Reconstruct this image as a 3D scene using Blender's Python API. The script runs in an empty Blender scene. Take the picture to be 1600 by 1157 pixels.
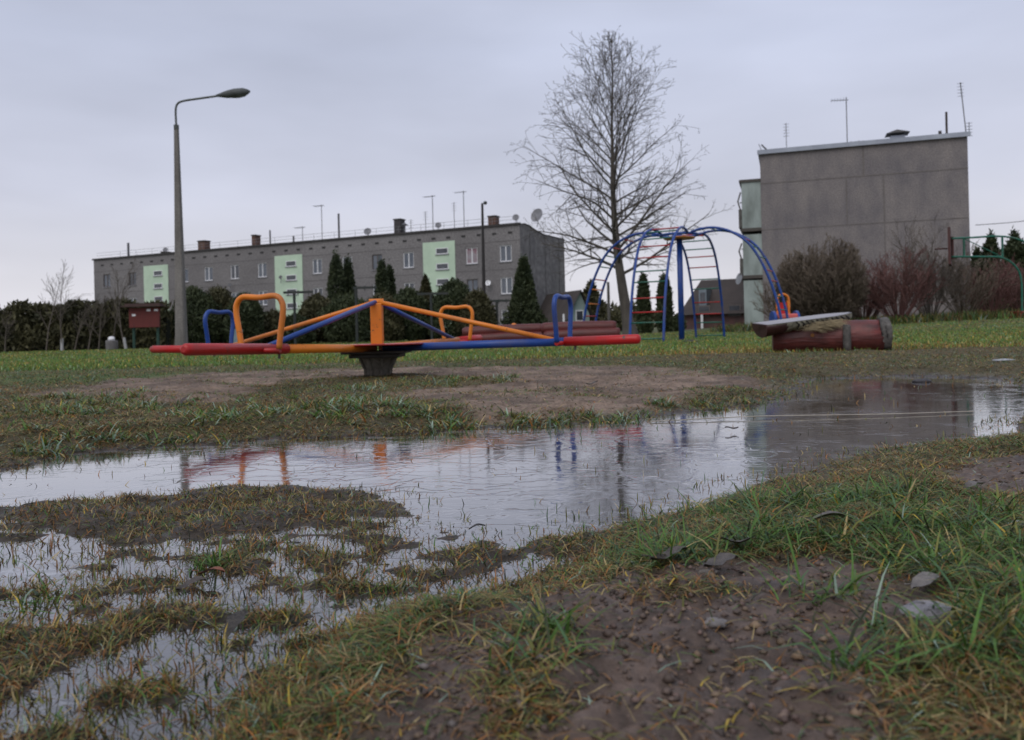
import bpy, math, random
import numpy as np
from mathutils import Vector, Matrix

# ------------------------------------------------------------------ camera, world, sun, exposure
S = bpy.context.scene
COL = S.collection
HC, F, CX, CY, ROLL = 0.30, 1300.0, 800.0, 520.0, math.radians(1.4)
cd = bpy.data.cameras.new('camera'); cam = bpy.data.objects.new('camera', cd); COL.objects.link(cam)
cd.sensor_width = 36; cd.lens = F / 1600 * 36; cd.shift_y = -(578.5 - CY) / 1600
cd.clip_start = 0.02; cd.clip_end = 3000
cd.dof.use_dof = True; cd.dof.focus_distance = 1.5; cd.dof.aperture_fstop = 9.0
cam.matrix_world = Matrix.Translation((0, 0, HC)) @ Matrix.Rotation(math.pi/2, 4, 'X') @ Matrix.Rotation(-ROLL, 4, 'Z')
S.camera = cam

SUN_EL, SUN_AZ = math.radians(52), math.radians(205)
w = bpy.data.worlds.new('World'); S.world = w; w.use_nodes = True
nt = w.node_tree; N = nt.nodes; L = nt.links; N.clear()
out = N.new('ShaderNodeOutputWorld'); bg = N.new('ShaderNodeBackground'); bg.inputs[1].default_value = 0.1
sky = N.new('ShaderNodeTexSky'); sky.sky_type = 'NISHITA'; sky.sun_disc = False
sky.sun_elevation = SUN_EL; sky.sun_rotation = SUN_AZ; sky.air_density = 1.5; sky.dust_density = 4
tc = N.new('ShaderNodeTexCoord'); sep = N.new('ShaderNodeSeparateXYZ'); L.new(tc.outputs['Generated'], sep.inputs[0])
ramp = N.new('ShaderNodeValToRGB'); L.new(sep.outputs[2], ramp.inputs[0])
e = ramp.color_ramp.elements
e[0].position = 0.0; e[0].color = (.80, .78, .83, 1)
e[1].position = 1.0; e[1].color = (.56, .60, .74, 1)
for p, c in ((.06, (.74, .735, .80, 1)), (.16, (.62, .64, .76, 1)), (.32, (.56, .60, .75, 1))):
    q = e.new(p); q.color = c
mp = N.new('ShaderNodeMapping'); mp.inputs['Scale'].default_value = (1.1, 1.1, 3.6); L.new(tc.outputs['Generated'], mp.inputs[0])
mp.inputs['Location'].default_value = (.3, .1, .2)
cn = N.new('ShaderNodeTexNoise'); cn.inputs['Scale'].default_value = 2.2; cn.inputs['Detail'].default_value = 4; cn.inputs['Roughness'].default_value = .45
L.new(mp.outputs[0], cn.inputs['Vector'])
cr = N.new('ShaderNodeMapRange'); cr.inputs[1].default_value = .3; cr.inputs[2].default_value = .7; cr.inputs[3].default_value = 8.7; cr.inputs[4].default_value = 11.4
L.new(cn.outputs[0], cr.inputs[0])
vm = N.new('ShaderNodeVectorMath'); vm.operation = 'SCALE'; L.new(ramp.outputs[0], vm.inputs[0]); L.new(cr.outputs[0], vm.inputs['Scale'])
mx = N.new('ShaderNodeMix'); mx.data_type = 'RGBA'; mx.inputs[0].default_value = .93
L.new(sky.outputs[0], mx.inputs[6]); L.new(vm.outputs[0], mx.inputs[7]); L.new(mx.outputs[2], bg.inputs[0]); L.new(bg.outputs[0], out.inputs[0])

sl = bpy.data.lights.new('sun', 'SUN'); sl.energy = 1.3; sl.angle = math.radians(50); sl.color = (1, .965, .9)
so = bpy.data.objects.new('sun', sl); COL.objects.link(so)
so.rotation_euler = (math.pi/2 - SUN_EL, 0, math.pi - SUN_AZ)
S.view_settings.view_transform = 'Standard'; S.view_settings.look = 'None'
S.view_settings.exposure = 0; S.view_settings.gamma = 1

# ------------------------------------------------------------------ photograph -> world measures
cR, sR = math.cos(ROLL), math.sin(ROLL)
def ru(px, py):
    dx, dy = px - CX, CY - py
    return dx*cR + dy*sR, -dx*sR + dy*cR
def at(px, py, Y):
    r, u = ru(px, py)
    return Vector((r/F*Y, Y, HC + u/F*Y))
def gat(px, py, z=0.0):
    r, u = ru(px, py)
    Y = (HC - z)*F/max(-u, .5)
    return (r/F*Y, Y)
def zat(px, py, Y): return at(px, py, Y).z

# ------------------------------------------------------------------ noise
def _hash(i, j, s):
    n = (i*374761393 + j*668265263 + s*1442695041) & 0xFFFFFFFF
    n = ((n ^ (n >> 13))*1274126177) & 0xFFFFFFFF
    return ((n ^ (n >> 16)) & 0xFFFF)/65535.0
def vn(x, y, s=0):
    x = np.asarray(x, float); y = np.asarray(y, float)
    i = np.floor(x).astype(np.int64); j = np.floor(y).astype(np.int64)
    fx = x-i; fy = y-j; fx = fx*fx*(3-2*fx); fy = fy*fy*(3-2*fy)
    a = _hash(i, j, s); b = _hash(i+1, j, s); c = _hash(i, j+1, s); d = _hash(i+1, j+1, s)
    return (a*(1-fx)+b*fx)*(1-fy) + (c*(1-fx)+d*fx)*fy
def fbm(x, y, s=0, o=4):
    t = 0; a = .5; k = 1.0; n = 0
    for q in range(o):
        t = t + a*vn(x*k, y*k, s+q*7); n += a; a *= .5; k *= 2.03
    return t/n*2-1            # -1..1
def ss(x, a, b):
    t = np.clip((x-a)/(b-a), 0, 1); return t*t*(3-2*t)
def sdf(P, x, y):
    x = np.asarray(x, float); y = np.asarray(y, float)
    d = np.full(x.shape, 1e9); ins = np.zeros(x.shape, bool)
    for k in range(len(P)):
        ax, ay = P[k]; bx, by = P[(k+1) % len(P)]
        ex, ey = bx-ax, by-ay; wx, wy = x-ax, y-ay
        t = np.clip((wx*ex+wy*ey)/(ex*ex+ey*ey+1e-12), 0, 1)
        d = np.minimum(d, (wx-ex*t)**2+(wy-ey*t)**2)
        c = ((ay > y) != (by > y)) & (x < (bx-ax)*(y-ay)/((by-ay) if by != ay else 1e-9)+ax)
        ins ^= c
    d = np.sqrt(d); return np.where(ins, -d, d)
PW = [gat(*p) for p in [(-260,770),(-60,745),(0,735),(100,712),(200,703),(300,698),(400,690),(480,686),(600,681),(700,672),(800,668),(900,664),(1000,651),(1100,643),(1180,636),(1225,626),(1240,612),(1250,600),(1270,593),(1400,589),(1530,591),(1570,602),(1640,610),(1760,625),
      (1700,648),(1600,655),(1550,680),(1480,690),(1420,697),(1360,712),(1300,730),(1250,745),(1200,752),(1180,764),(1130,775),(1095,790),(1050,802),(980,818),(930,832),(880,842),(860,870),(790,880),(700,850),(640,815),(590,785),(500,772),(400,768),(300,773),(200,780),(100,792),(0,806),(-260,840)]]
PS = [gat(*p) for p in [(-300,780),(0,795),(100,783),(200,772),(300,764),(400,760),(500,763),(585,776),(640,808),(700,825),(780,845),(870,838),(960,850),(940,885),(860,925),(790,955),(650,985),(560,1010),(520,1060),(440,1250),(-900,1250),(-900,900)]]
PI = [gat(*p) for p in [(-60,812),(40,800),(140,786),(300,770),(420,766),(520,770),(595,786),(600,800),(540,812),(430,822),(340,832),(200,836),(110,822),(20,822)]]
PSAND = [gat(p[0], p[1], .03) for p in [(60,622),(160,597),(300,588),(420,581),(560,580),(680,576),(820,575),(950,574),(1060,580),(1140,588),(1200,600),(1140,610),(1060,618),(1010,636),(920,648),(780,652),(700,640),(600,622),(420,618),(330,632),(240,632),(120,618)]]
PTUF = [gat(p[0], p[1], .03) for p in [(400,608),(480,598),(640,590),(760,590),(800,600),(640,612),(560,625),(430,620)]]
PMUD = [gat(p[0], p[1], .03) for p in [(540,1070),(640,1005),(760,965),(880,910),(980,878),(1080,866),(1200,862),(1310,862),(1400,890),(1440,935),(1500,955),(1540,1000),(1480,1040),(1400,1075),(1440,1260),(480,1260)]]
PMUD2 = [gat(p[0], p[1], .03) for p in [(1420,745),(1500,722),(1620,708),(1760,720),(1800,790),(1640,790),(1500,780)]]

def masks(x, y):
    n1 = fbm(x*2.2+9, y*2.2, 3, 4); n2 = fbm(x*9, y*9, 5, 3)
    dist = np.sqrt(x*x+y*y)
    sw = sdf(PW, x, y) + (n1*.05+n2*.025)*np.clip(dist*.5, .4, 2.2)
    sg = sdf(PS, x, y) + n1*.04 + n2*.02
    sa = sdf(PSAND, x, y) + n1*.22 + n2*.06
    tu = sdf(PTUF, x, y) + n1*.15 + n2*.08
    mu = np.minimum(sdf(PMUD, x, y), sdf(PMUD2, x, y)) + n1*.05 + n2*.03
    soggy = 1-ss(sg, -.10, .12)
    sand = (1-ss(sa, -.1, .12))*ss(tu, -.05, .12)*ss(sw, .0, .15)
    mud = (1-ss(mu, -.05, .03))*ss(sw, .0, .04)
    return sw, soggy, sand, mud
def hgt(x, y, mk=None):
    x = np.asarray(x, float); y = np.asarray(y, float)
    sw, soggy, sand, mud = mk if mk is not None else masks(x, y)
    near = 1-ss(np.abs(y-2), 5, 12)
    z = np.where(sw > 0, .038*ss(sw, 0, .32)+.004*ss(sw, 0, .02), -.03*ss(-sw, 0, .12))
    bump = .010*fbm(x*3, y*3, 11, 3) + .007*fbm(x*12, y*12, 12, 3)
    tus = .016*np.maximum(0, fbm(x*6.5, y*6.5, 13, 3)-.02)*ss(sw, .04, .2)*(1-mud)*(1-.7*sand)
    z = z + bump*ss(sw, -.02, .15) + tus
    isl = 1-ss(sdf(PI, x, y)+.05*fbm(x*6, y*6, 23, 3), -.04, .07)
    sog = -.0014 + .010*fbm(x*7+3, y*10, 21, 3) + .013*fbm(x*20, y*27, 22, 3) + .012*isl
    z = z*(1-soggy) + sog*soggy
    z = z + mud*(.010*fbm(x*14, y*14, 30, 3) + .010*fbm(x*30, y*30, 31, 3) + .007*fbm(x*75, y*75, 32, 2) - .004)
    z = z + sand*(.022*fbm(x*5, y*8, 41, 4) + .006*fbm(x*20, y*24, 42, 3) - .006)
    z = z*near + (1-near)*(.035+.03*fbm(x*.4, y*.4, 51, 3))
    z = z + .55*ss(x, 4, 26)*ss(y, 14, 44)
    return z
def gz(x, y): return float(hgt(np.array([x]), np.array([y]))[0])

# ------------------------------------------------------------------ materials
MATS = {}
def newmat(name):
    m = bpy.data.materials.new(name); m.use_nodes = True
    b = m.node_tree.nodes['Principled BSDF']; return m, m.node_tree.nodes, m.node_tree.links, b
def mat(name, c1, c2=None, scale=4, rough=.7, bump=.0, stretch=(1, 1, 1), metal=0, spec=.5, fine=None, coat=0, bscale=None, lo=.35, hi=.65):
    if name in MATS: return MATS[name]
    m, n, l, b = newmat(name)
    c2 = c2 or tuple(v*.7 for v in c1)
    t = n.new('ShaderNodeTexCoord'); mpn = n.new('ShaderNodeMapping'); mpn.inputs['Scale'].default_value = stretch
    l.new(t.outputs['Object'], mpn.inputs[0])
    a = n.new('ShaderNodeTexNoise'); a.inputs['Scale'].default_value = scale; a.inputs['Detail'].default_value = 6; a.inputs['Roughness'].default_value = .62
    l.new(mpn.outputs[0], a.inputs['Vector'])
    r = n.new('ShaderNodeValToRGB'); r.color_ramp.elements[0].position = lo; r.color_ramp.elements[1].position = hi
    r.color_ramp.elements[0].color = (*c1, 1); r.color_ramp.elements[1].color = (*c2, 1); l.new(a.outputs[0], r.inputs[0])
    src = r.outputs[0]
    if fine:
        a2 = n.new('ShaderNodeTexNoise'); a2.inputs['Scale'].default_value = fine; a2.inputs['Detail'].default_value = 3
        l.new(t.outputs['Object'], a2.inputs['Vector'])
        mr = n.new('ShaderNodeMapRange'); mr.inputs[1].default_value = .3; mr.inputs[2].default_value = .7; mr.inputs[3].default_value = .68; mr.inputs[4].default_value = 1.25
        l.new(a2.outputs[0], mr.inputs[0]); v = n.new('ShaderNodeVectorMath'); v.operation = 'SCALE'
        l.new(src, v.inputs[0]); l.new(mr.outputs[0], v.inputs['Scale']); src = v.outputs[0]
    l.new(src, b.inputs['Base Color'])
    b.inputs['Roughness'].default_value = rough; b.inputs['Metallic'].default_value = metal; b.inputs['Specular IOR Level'].default_value = spec
    b.inputs['Coat Weight'].default_value = coat
    if bump:
        bn = n.new('ShaderNodeBump'); bn.inputs['Strength'].default_value = bump; bn.inputs['Distance'].default_value = .02
        a3 = n.new('ShaderNodeTexNoise'); a3.inputs['Scale'].default_value = bscale or scale*4; a3.inputs['Detail'].default_value = 4
        l.new(mpn.outputs[0], a3.inputs['Vector']); l.new(a3.outputs[0], bn.inputs['Height']); l.new(bn.outputs[0], b.inputs['Normal'])
    MATS[name] = m; return m
def amat(name, rough=.6, transl=0, spec=.3):
    if name in MATS: return MATS[name]
    m, n, l, b = newmat(name)
    a = n.new('ShaderNodeAttribute'); a.attribute_name = 'Col'; l.new(a.outputs['Color'], b.inputs['Base Color'])
    b.inputs['Roughness'].default_value = rough; b.inputs['Specular IOR Level'].default_value = spec
    if transl:
        tr = n.new('ShaderNodeBsdfTranslucent'); l.new(a.outputs['Color'], tr.inputs[0]); ms = n.new('ShaderNodeMixShader'); ms.inputs[0].default_value = transl
        l.new(b.outputs[0], ms.inputs[1]); l.new(tr.outputs[0], ms.inputs[2]); l.new(ms.outputs[0], n['Material Output'].inputs[0])
    MATS[name] = m; return m

# ------------------------------------------------------------------ mesh building
def tag(o, label=None, cat=None, group=None, kind=None):
    if label: o['label'] = label
    if cat: o['category'] = cat
    if group: o['group'] = group
    if kind: o['kind'] = kind
    return o
def empty(name, loc, label=None, cat=None, group=None, rz=0):
    o = bpy.data.objects.new(name, None); COL.objects.link(o); o.location = loc; o.rotation_euler = (0, 0, rz); o.empty_display_size = .2
    return tag(o, label, cat, group)
def npmesh(name, V, faces, m, parent=None, loc=(0, 0, 0), col=None, smooth=False):
    """faces: list of (index array, corners)"""
    me = bpy.data.meshes.new(name); V = np.asarray(V, np.float32).reshape(-1, 3)
    me.vertices.add(len(V)); me.vertices.foreach_set('co', V.ravel())
    li = np.concatenate([f.astype(np.int32).ravel() for f in faces]); cnt = np.concatenate([np.full(len(f), f.shape[1], np.int32) for f in faces])
    st = np.concatenate([[0], np.cumsum(cnt)[:-1]]).astype(np.int32)
    me.loops.add(len(li)); me.loops.foreach_set('vertex_index', li)
    me.polygons.add(len(cnt)); me.polygons.foreach_set('loop_start', st); me.polygons.foreach_set('loop_total', cnt)
    if smooth: me.polygons.foreach_set('use_smooth', np.ones(len(cnt), bool))
    me.update(calc_edges=True)
    if col is not None:
        a = me.color_attributes.new('Col', 'FLOAT_COLOR', 'POINT'); c = np.ones((len(V), 4), np.float32); c[:, :3] = col; a.data.foreach_set('color', c.ravel())
    me.materials.append(m)
    o = bpy.data.objects.new(name, me); COL.objects.link(o); o.parent = parent; o.location = loc
    return o
def smoothpath(pts, n=6):
    pts = [Vector(p) for p in pts]; P = [pts[0]*2-pts[1]]+pts+[pts[-1]*2-pts[-2]]; r = []
    for i in range(1, len(P)-2):
        for k in range(n):
            t = k/n; a, b, c, d = P[i-1], P[i], P[i+1], P[i+2]
            r.append(.5*((2*b)+(c-a)*t+(2*a-5*b+4*c-d)*t*t+(3*b-a-3*c+d)*t**3))
    r.append(pts[-1]); return r
class MB:
    def __init__(s): s.v = []; s.f = []
    def box(s, x0, x1, y0, y1, z0, z1):
        b = len(s.v); s.v += [(x, y, z) for x in (x0, x1) for y in (y0, y1) for z in (z0, z1)]
        s.f += [tuple(b+i for i in q) for q in ((0,1,3,2),(4,6,7,5),(0,4,5,1),(2,3,7,6),(0,2,6,4),(1,5,7,3))]; return s
    def quad(s, *p): b = len(s.v); s.v += [tuple(q) for q in p]; s.f.append(tuple(range(b, b+len(p)))); return s
    def tube(s, pts, r, sides=8, cap=True):
        pts = [Vector(p) for p in pts]; n = len(pts); rr = r if isinstance(r, (list, tuple)) else [r]*n
        b = len(s.v); up = None
        for i, p in enumerate(pts):
            d = (pts[min(i+1, n-1)]-pts[max(i-1, 0)])
            if d.length < 1e-9: d = Vector((0, 0, 1))
            d.normalize()
            if up is None: up = Vector((0, 0, 1)) if abs(d.z) < .9 else Vector((1, 0, 0))
            a = d.cross(up)
            if a.length < 1e-5: a = d.orthogonal()
            a.normalize(); up = a.cross(d)
            for k in range(sides):
                t = 2*math.pi*k/sides; s.v.append(tuple(p+(a*math.cos(t)+up*math.sin(t))*rr[i]))
        for i in range(n-1):
            for k in range(sides):
                k2 = (k+1) % sides; s.f.append((b+i*sides+k, b+i*sides+k2, b+(i+1)*sides+k2, b+(i+1)*sides+k))
        if cap: s.f.append(tuple(b+k for k in range(sides))[::-1]); s.f.append(tuple(b+(n-1)*sides+k for k in range(sides)))
        return s
    def lathe(s, prof, c=(0, 0, 0), sides=20, rot=0):
        b = len(s.v); n = len(prof)
        for r, z in prof:
            for k in range(sides):
                t = 2*math.pi*k/sides+rot; s.v.append((c[0]+r*math.cos(t), c[1]+r*math.sin(t), c[2]+z))
        for i in range(n-1):
            for k in range(sides):
                k2 = (k+1) % sides; s.f.append((b+i*sides+k, b+i*sides+k2, b+(i+1)*sides+k2, b+(i+1)*sides+k))
        s.f.append(tuple(b+k for k in range(sides))[::-1]); s.f.append(tuple(b+(n-1)*sides+k for k in range(sides))); return s
    def build(s, name, m, parent=None, loc=(0, 0, 0), smooth=False, bevel=0, data=None):
        me = bpy.data.meshes.new(name); me.from_pydata(s.v, [], s.f); me.update()
        if smooth:
            for p in me.polygons: p.use_smooth = len(p.vertices) <= 4
        me.materials.append(m); o = bpy.data.objects.new(name, me); COL.objects.link(o); o.parent = parent; o.location = loc
        if bevel:
            bv = o.modifiers.new('bevel', 'BEVEL'); bv.width = bevel; bv.segments = 2; bv.limit_method = 'ANGLE'
        return o
def copy_tree(o, parent=None):
    c = o.copy(); COL.objects.link(c); c.parent = parent
    for ch in list(o.children): copy_tree(ch, c)
    return c

# ------------------------------------------------------------------ GROUND
def axis(segs):
    r = [segs[0][0]]
    for a, b, step0, step1 in segs:
        x = a
        while x < b-1e-6:
            t = (x-a)/(b-a); x = min(b, x+step0*(step1/step0)**t); r.append(x)
    return np.array(r)
ys = np.concatenate([[-60, -25, -8, -3, -1, 0, .3], axis([(.45, 2.4, .008, .012), (2.4, 7, .012, .05), (7, 20, .06, .5), (20, 80, .8, 4), (80, 900, 6, 120)])])
xp = axis([(0, 1.6, .010, .014), (1.6, 4.5, .015, .05), (4.5, 30, .08, 1.5), (30, 900, 2, 120)])
xs = np.concatenate([-xp[:0:-1], xp])
GX, GY = np.meshgrid(xs, ys); gx, gy = GX.ravel(), GY.ravel()
mk = masks(gx, gy); gzv = hgt(gx, gy, mk); sw, soggy, sand, mud = mk
nx, ny = len(xs), len(ys); idx = np.arange(nx*ny).reshape(ny, nx)
fq = np.stack([idx[:-1, :-1], idx[:-1, 1:], idx[1:, 1:], idx[1:, :-1]], -1).reshape(-1, 4)
def C3(c): return np.array(c, np.float32)
def mixc(a, b, t): return a*(1-t[:, None])+b*t[:, None]
c = np.tile(C3((.075, .062, .030)), (len(gx), 1))
c = mixc(c, C3((.065, .105, .03)), ss(fbm(gx*.7, gy*.7, 61, 4), -.5, .3)*np.maximum(ss(gy, 4.6, 6.5)*(1-ss(gx, -.3, 2)), ss(gy, 8, 11)))
c = mixc(c, C3((.11, .095, .04)), ss(fbm(gx*.35+5, gy*.8, 62, 4), .0, .5)*ss(gy, 4, 9)*.8)
c = mixc(c, C3((.205, .148, .112)), sand*.95); c = mixc(c, C3((.11, .08, .062)), sand*ss(fbm(gx*3.5, gy*5, 66, 4), -.1, .4)*.85)
c = mixc(c, C3((.105, .074, .058)), mud)
c = mixc(c, C3((.045, .034, .024)), soggy)
c = mixc(c, C3((.04, .03, .022)), (1-ss(sw, 0, .12))*(1-.6*soggy))
wet = np.clip(np.maximum.reduce([mud*.8, soggy, 1-ss(sw, 0, .2)]), 0, 1)
gm, n_, l_, b_ = newmat('ground')
a = n_.new('ShaderNodeAttribute'); a.attribute_name = 'Col'
t = n_.new('ShaderNodeTexCoord')
def nz(sc, det=5, rg=.65):
    q = n_.new('ShaderNodeTexNoise'); q.inputs['Scale'].default_value = sc; q.inputs['Detail'].default_value = det; q.inputs['Roughness'].default_value = rg
    l_.new(t.outputs['Object'], q.inputs['Vector']); return q
n1 = nz(9); n2 = nz(70)
mr = n_.new('ShaderNodeMapRange'); mr.inputs[1].default_value = .3; mr.inputs[2].default_value = .7; mr.inputs[3].default_value = .6; mr.inputs[4].default_value = 1.35; l_.new(n1.outputs[0], mr.inputs[0])
mr2 = n_.new('ShaderNodeMapRange'); mr2.inputs[1].default_value = .3; mr2.inputs[2].default_value = .7; mr2.inputs[3].default_value = .55; mr2.inputs[4].default_value = 1.45; l_.new(n2.outputs[0], mr2.inputs[0])
mm = n_.new('ShaderNodeMath'); mm.operation = 'MULTIPLY'; l_.new(mr.outputs[0], mm.inputs[0]); l_.new(mr2.outputs[0], mm.inputs[1])
v = n_.new('ShaderNodeVectorMath'); v.operation = 'SCALE'; l_.new(a.outputs['Color'], v.inputs[0]); l_.new(mm.outputs[0], v.inputs['Scale']); l_.new(v.outputs[0], b_.inputs['Base Color'])
aw = n_.new('ShaderNodeAttribute'); aw.attribute_name = 'Wet'
mr3 = n_.new('ShaderNodeMapRange'); mr3.inputs[3].default_value = .92; mr3.inputs[4].default_value = .38; nw = nz(16, 4, .6); mw = n_.new('ShaderNodeMapRange'); mw.inputs[1].default_value = .42; mw.inputs[2].default_value = .62; mw.inputs[3].default_value = .75; mw.inputs[4].default_value = 1.35; l_.new(nw.outputs[0], mw.inputs[0])
mwm = n_.new('ShaderNodeMath'); mwm.operation = 'MULTIPLY'; l_.new(aw.outputs['Fac'], mwm.inputs[0]); l_.new(mw.outputs[0], mwm.inputs[1]); l_.new(mwm.outputs[0], mr3.inputs[0]); l_.new(mr3.outputs[0], b_.inputs['Roughness'])
b_.inputs['Specular IOR Level'].default_value = .35
bn = n_.new('ShaderNodeBump'); bn.inputs['Strength'].default_value = .8; bn.inputs['Distance'].default_value = .006
n3 = nz(120, 6, .7); l_.new(n3.outputs[0], bn.inputs['Height']); l_.new(bn.outputs[0], b_.inputs['Normal'])
ground = npmesh('ground', np.stack([gx, gy, gzv], -1), [fq], gm, col=c, smooth=True)
aw_ = ground.data.attributes.new('Wet', 'FLOAT', 'POINT'); aw_.data.foreach_set('value', wet.astype(np.float32))
tag(ground, kind='structure')

# puddle water with thin ice
wm, n_, l_, b_ = newmat('puddle_ice')
t = n_.new('ShaderNodeTexCoord')
def nzs(sc, st, det=4, dist=0):
    mpp = n_.new('ShaderNodeMapping'); mpp.inputs['Scale'].default_value = st; mpp.inputs['Rotation'].default_value = (0, 0, .25); l_.new(t.outputs['Object'], mpp.inputs[0])
    q = n_.new('ShaderNodeTexNoise'); q.inputs['Scale'].default_value = sc; q.inputs['Detail'].default_value = det; q.inputs['Distortion'].default_value = dist
    l_.new(mpp.outputs[0], q.inputs['Vector']); return q
w1 = nzs(5, (1, .8, 1), 5, .6)
def vor(sc, st):
    mpp = n_.new('ShaderNodeMapping'); mpp.inputs['Scale'].default_value = st; mpp.inputs['Rotation'].default_value = (0, 0, -.3); l_.new(t.outputs['Object'], mpp.inputs[0])
    ad = n_.new('ShaderNodeVectorMath'); ad.operation = 'ADD'; q = nzs(6, (1, 1, 1), 3); sc_ = n_.new('ShaderNodeVectorMath'); sc_.operation = 'SCALE'; sc_.inputs['Scale'].default_value = .25
    l_.new(q.outputs['Color'], sc_.inputs[0]); l_.new(mpp.outputs[0], ad.inputs[0]); l_.new(sc_.outputs[0], ad.inputs[1])
    vv = n_.new('ShaderNodeTexVoronoi'); vv.feature = 'DISTANCE_TO_EDGE'; vv.inputs['Scale'].default_value = sc; l_.new(ad.outputs[0], vv.inputs['Vector']); return vv
v1 = vor(9, (.35, 1.5, 1)); v2 = vor(5, (1.3, .5, 1))
mn = n_.new('ShaderNodeMath'); mn.operation = 'MINIMUM'; l_.new(v1.outputs['Distance'], mn.inputs[0]); l_.new(v2.outputs['Distance'], mn.inputs[1])
crk = n_.new('ShaderNodeMapRange'); crk.inputs[1].default_value = 0; crk.inputs[2].default_value = .035; crk.inputs[3].default_value = 1; crk.inputs[4].default_value = 0; l_.new(mn.outputs[0], crk.inputs[0])
gate = n_.new('ShaderNodeMapRange'); gate.inputs[1].default_value = .45; gate.inputs[2].default_value = .65; l_.new(w1.outputs[0], gate.inputs[0])
cm = n_.new('ShaderNodeMath'); cm.operation = 'MULTIPLY'; l_.new(crk.outputs[0], cm.inputs[0]); l_.new(gate.outputs[0], cm.inputs[1])
mc = n_.new('ShaderNodeMix'); mc.data_type = 'RGBA'; mc.inputs[6].default_value = (.038, .032, .028, 1); mc.inputs[7].default_value = (.24, .24, .26, 1); sa_ = n_.new('ShaderNodeAttribute'); sa_.attribute_name = 'Shore'; st = nzs(9, (.45, 2.2, 1), 5, 1.2); sr = n_.new('ShaderNodeMapRange'); sr.inputs[1].default_value = .48; sr.inputs[2].default_value = .62; l_.new(st.outputs[0], sr.inputs[0])
sm = n_.new('ShaderNodeMath'); sm.operation = 'MULTIPLY'; l_.new(sr.outputs[0], sm.inputs[0]); l_.new(sa_.outputs['Fac'], sm.inputs[1])
st2 = nzs(5, (.5, 2.4, 1), 6, 1.0); sr2 = n_.new('ShaderNodeMapRange'); sr2.inputs[1].default_value = .66; sr2.inputs[2].default_value = .72; sr2.inputs[4].default_value = .7; l_.new(st2.outputs[0], sr2.inputs[0])
mxx = n_.new('ShaderNodeMath'); mxx.operation = 'MAXIMUM'; l_.new(sm.outputs[0], mxx.inputs[0]); l_.new(sr2.outputs[0], mxx.inputs[1])
mx3 = n_.new('ShaderNodeMath'); mx3.operation = 'MAXIMUM'; l_.new(mxx.outputs[0], mx3.inputs[0]); l_.new(cm.outputs[0], mx3.inputs[1]); l_.new(mx3.outputs[0], mc.inputs[0])
l_.new(mc.outputs[2], b_.inputs['Base Color'])
rg = n_.new('ShaderNodeMapRange'); rg.inputs[1].default_value = .35; rg.inputs[2].default_value = .7; rg.inputs[3].default_value = .03; rg.inputs[4].default_value = .16; l_.new(w1.outputs[0], rg.inputs[0]); ra = n_.new('ShaderNodeMath'); ra.operation = 'MULTIPLY_ADD'; ra.inputs[1].default_value = .12; l_.new(mx3.outputs[0], ra.inputs[0]); l_.new(rg.outputs[0], ra.inputs[2]); l_.new(ra.outputs[0], b_.inputs['Roughness'])
b_.inputs['IOR'].default_value = 1.55; b_.inputs['Coat Weight'].default_value = 1; b_.inputs['Coat IOR'].default_value = 1.5; b_.inputs['Coat Roughness'].default_value = .05
w2 = nzs(17, (.7, 1.2, 1), 4, .8)
hs = n_.new('ShaderNodeMath'); hs.operation = 'MULTIPLY_ADD'; hs.inputs[1].default_value = .22; l_.new(crk.outputs[0], hs.inputs[0]); hs2 = n_.new('ShaderNodeMath'); hs2.operation = 'MULTIPLY_ADD'; hs2.inputs[1].default_value = .45; l_.new(mx3.outputs[0], hs2.inputs[0]); l_.new(w2.outputs[0], hs2.inputs[2]); l_.new(hs2.outputs[0], hs.inputs[2])
bn = n_.new('ShaderNodeBump'); bs = n_.new('ShaderNodeMapRange'); bs.inputs[1].default_value = .38; bs.inputs[2].default_value = .62; bs.inputs[3].default_value = .035; bs.inputs[4].default_value = .16; w3 = nzs(2.3, (1, 1, 1), 3, .5); l_.new(w3.outputs[0], bs.inputs[0]); l_.new(bs.outputs[0], bn.inputs['Strength']); bn.inputs['Distance'].default_value = .004; l_.new(hs.outputs[0], bn.inputs['Height']); l_.new(bn.outputs[0], b_.inputs['Normal']); l_.new(bn.outputs[0], b_.inputs['Coat Normal'])
wgx, wgy = np.meshgrid(np.arange(-7, 9.01, .04), np.concatenate([np.arange(.3, 2.6, .015), np.arange(2.6, 7.4, .04)])); wxx, wyy = wgx.ravel(), wgy.ravel()
wk = masks(wxx, wyy); hz_ = hgt(wxx, wyy, wk); shore = np.clip(1-ss(-wk[0], .0, .2), 0, 1)*(1-wk[1]*.75)*ss(wyy, 1.2, 2.4)
wi = np.arange(len(wxx)).reshape(wgx.shape); wq = np.stack([wi[:-1, :-1], wi[:-1, 1:], wi[1:, 1:], wi[1:, :-1]], -1).reshape(-1, 4)
wo = npmesh('puddle_water', np.stack([wxx, wyy, np.zeros(len(wxx))], -1), [wq], wm); at_ = wo.data.attributes.new('Shore', 'FLOAT', 'POINT'); at_.data.foreach_set('value', shore.astype(np.float32))
tag(wo, kind='structure')

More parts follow.
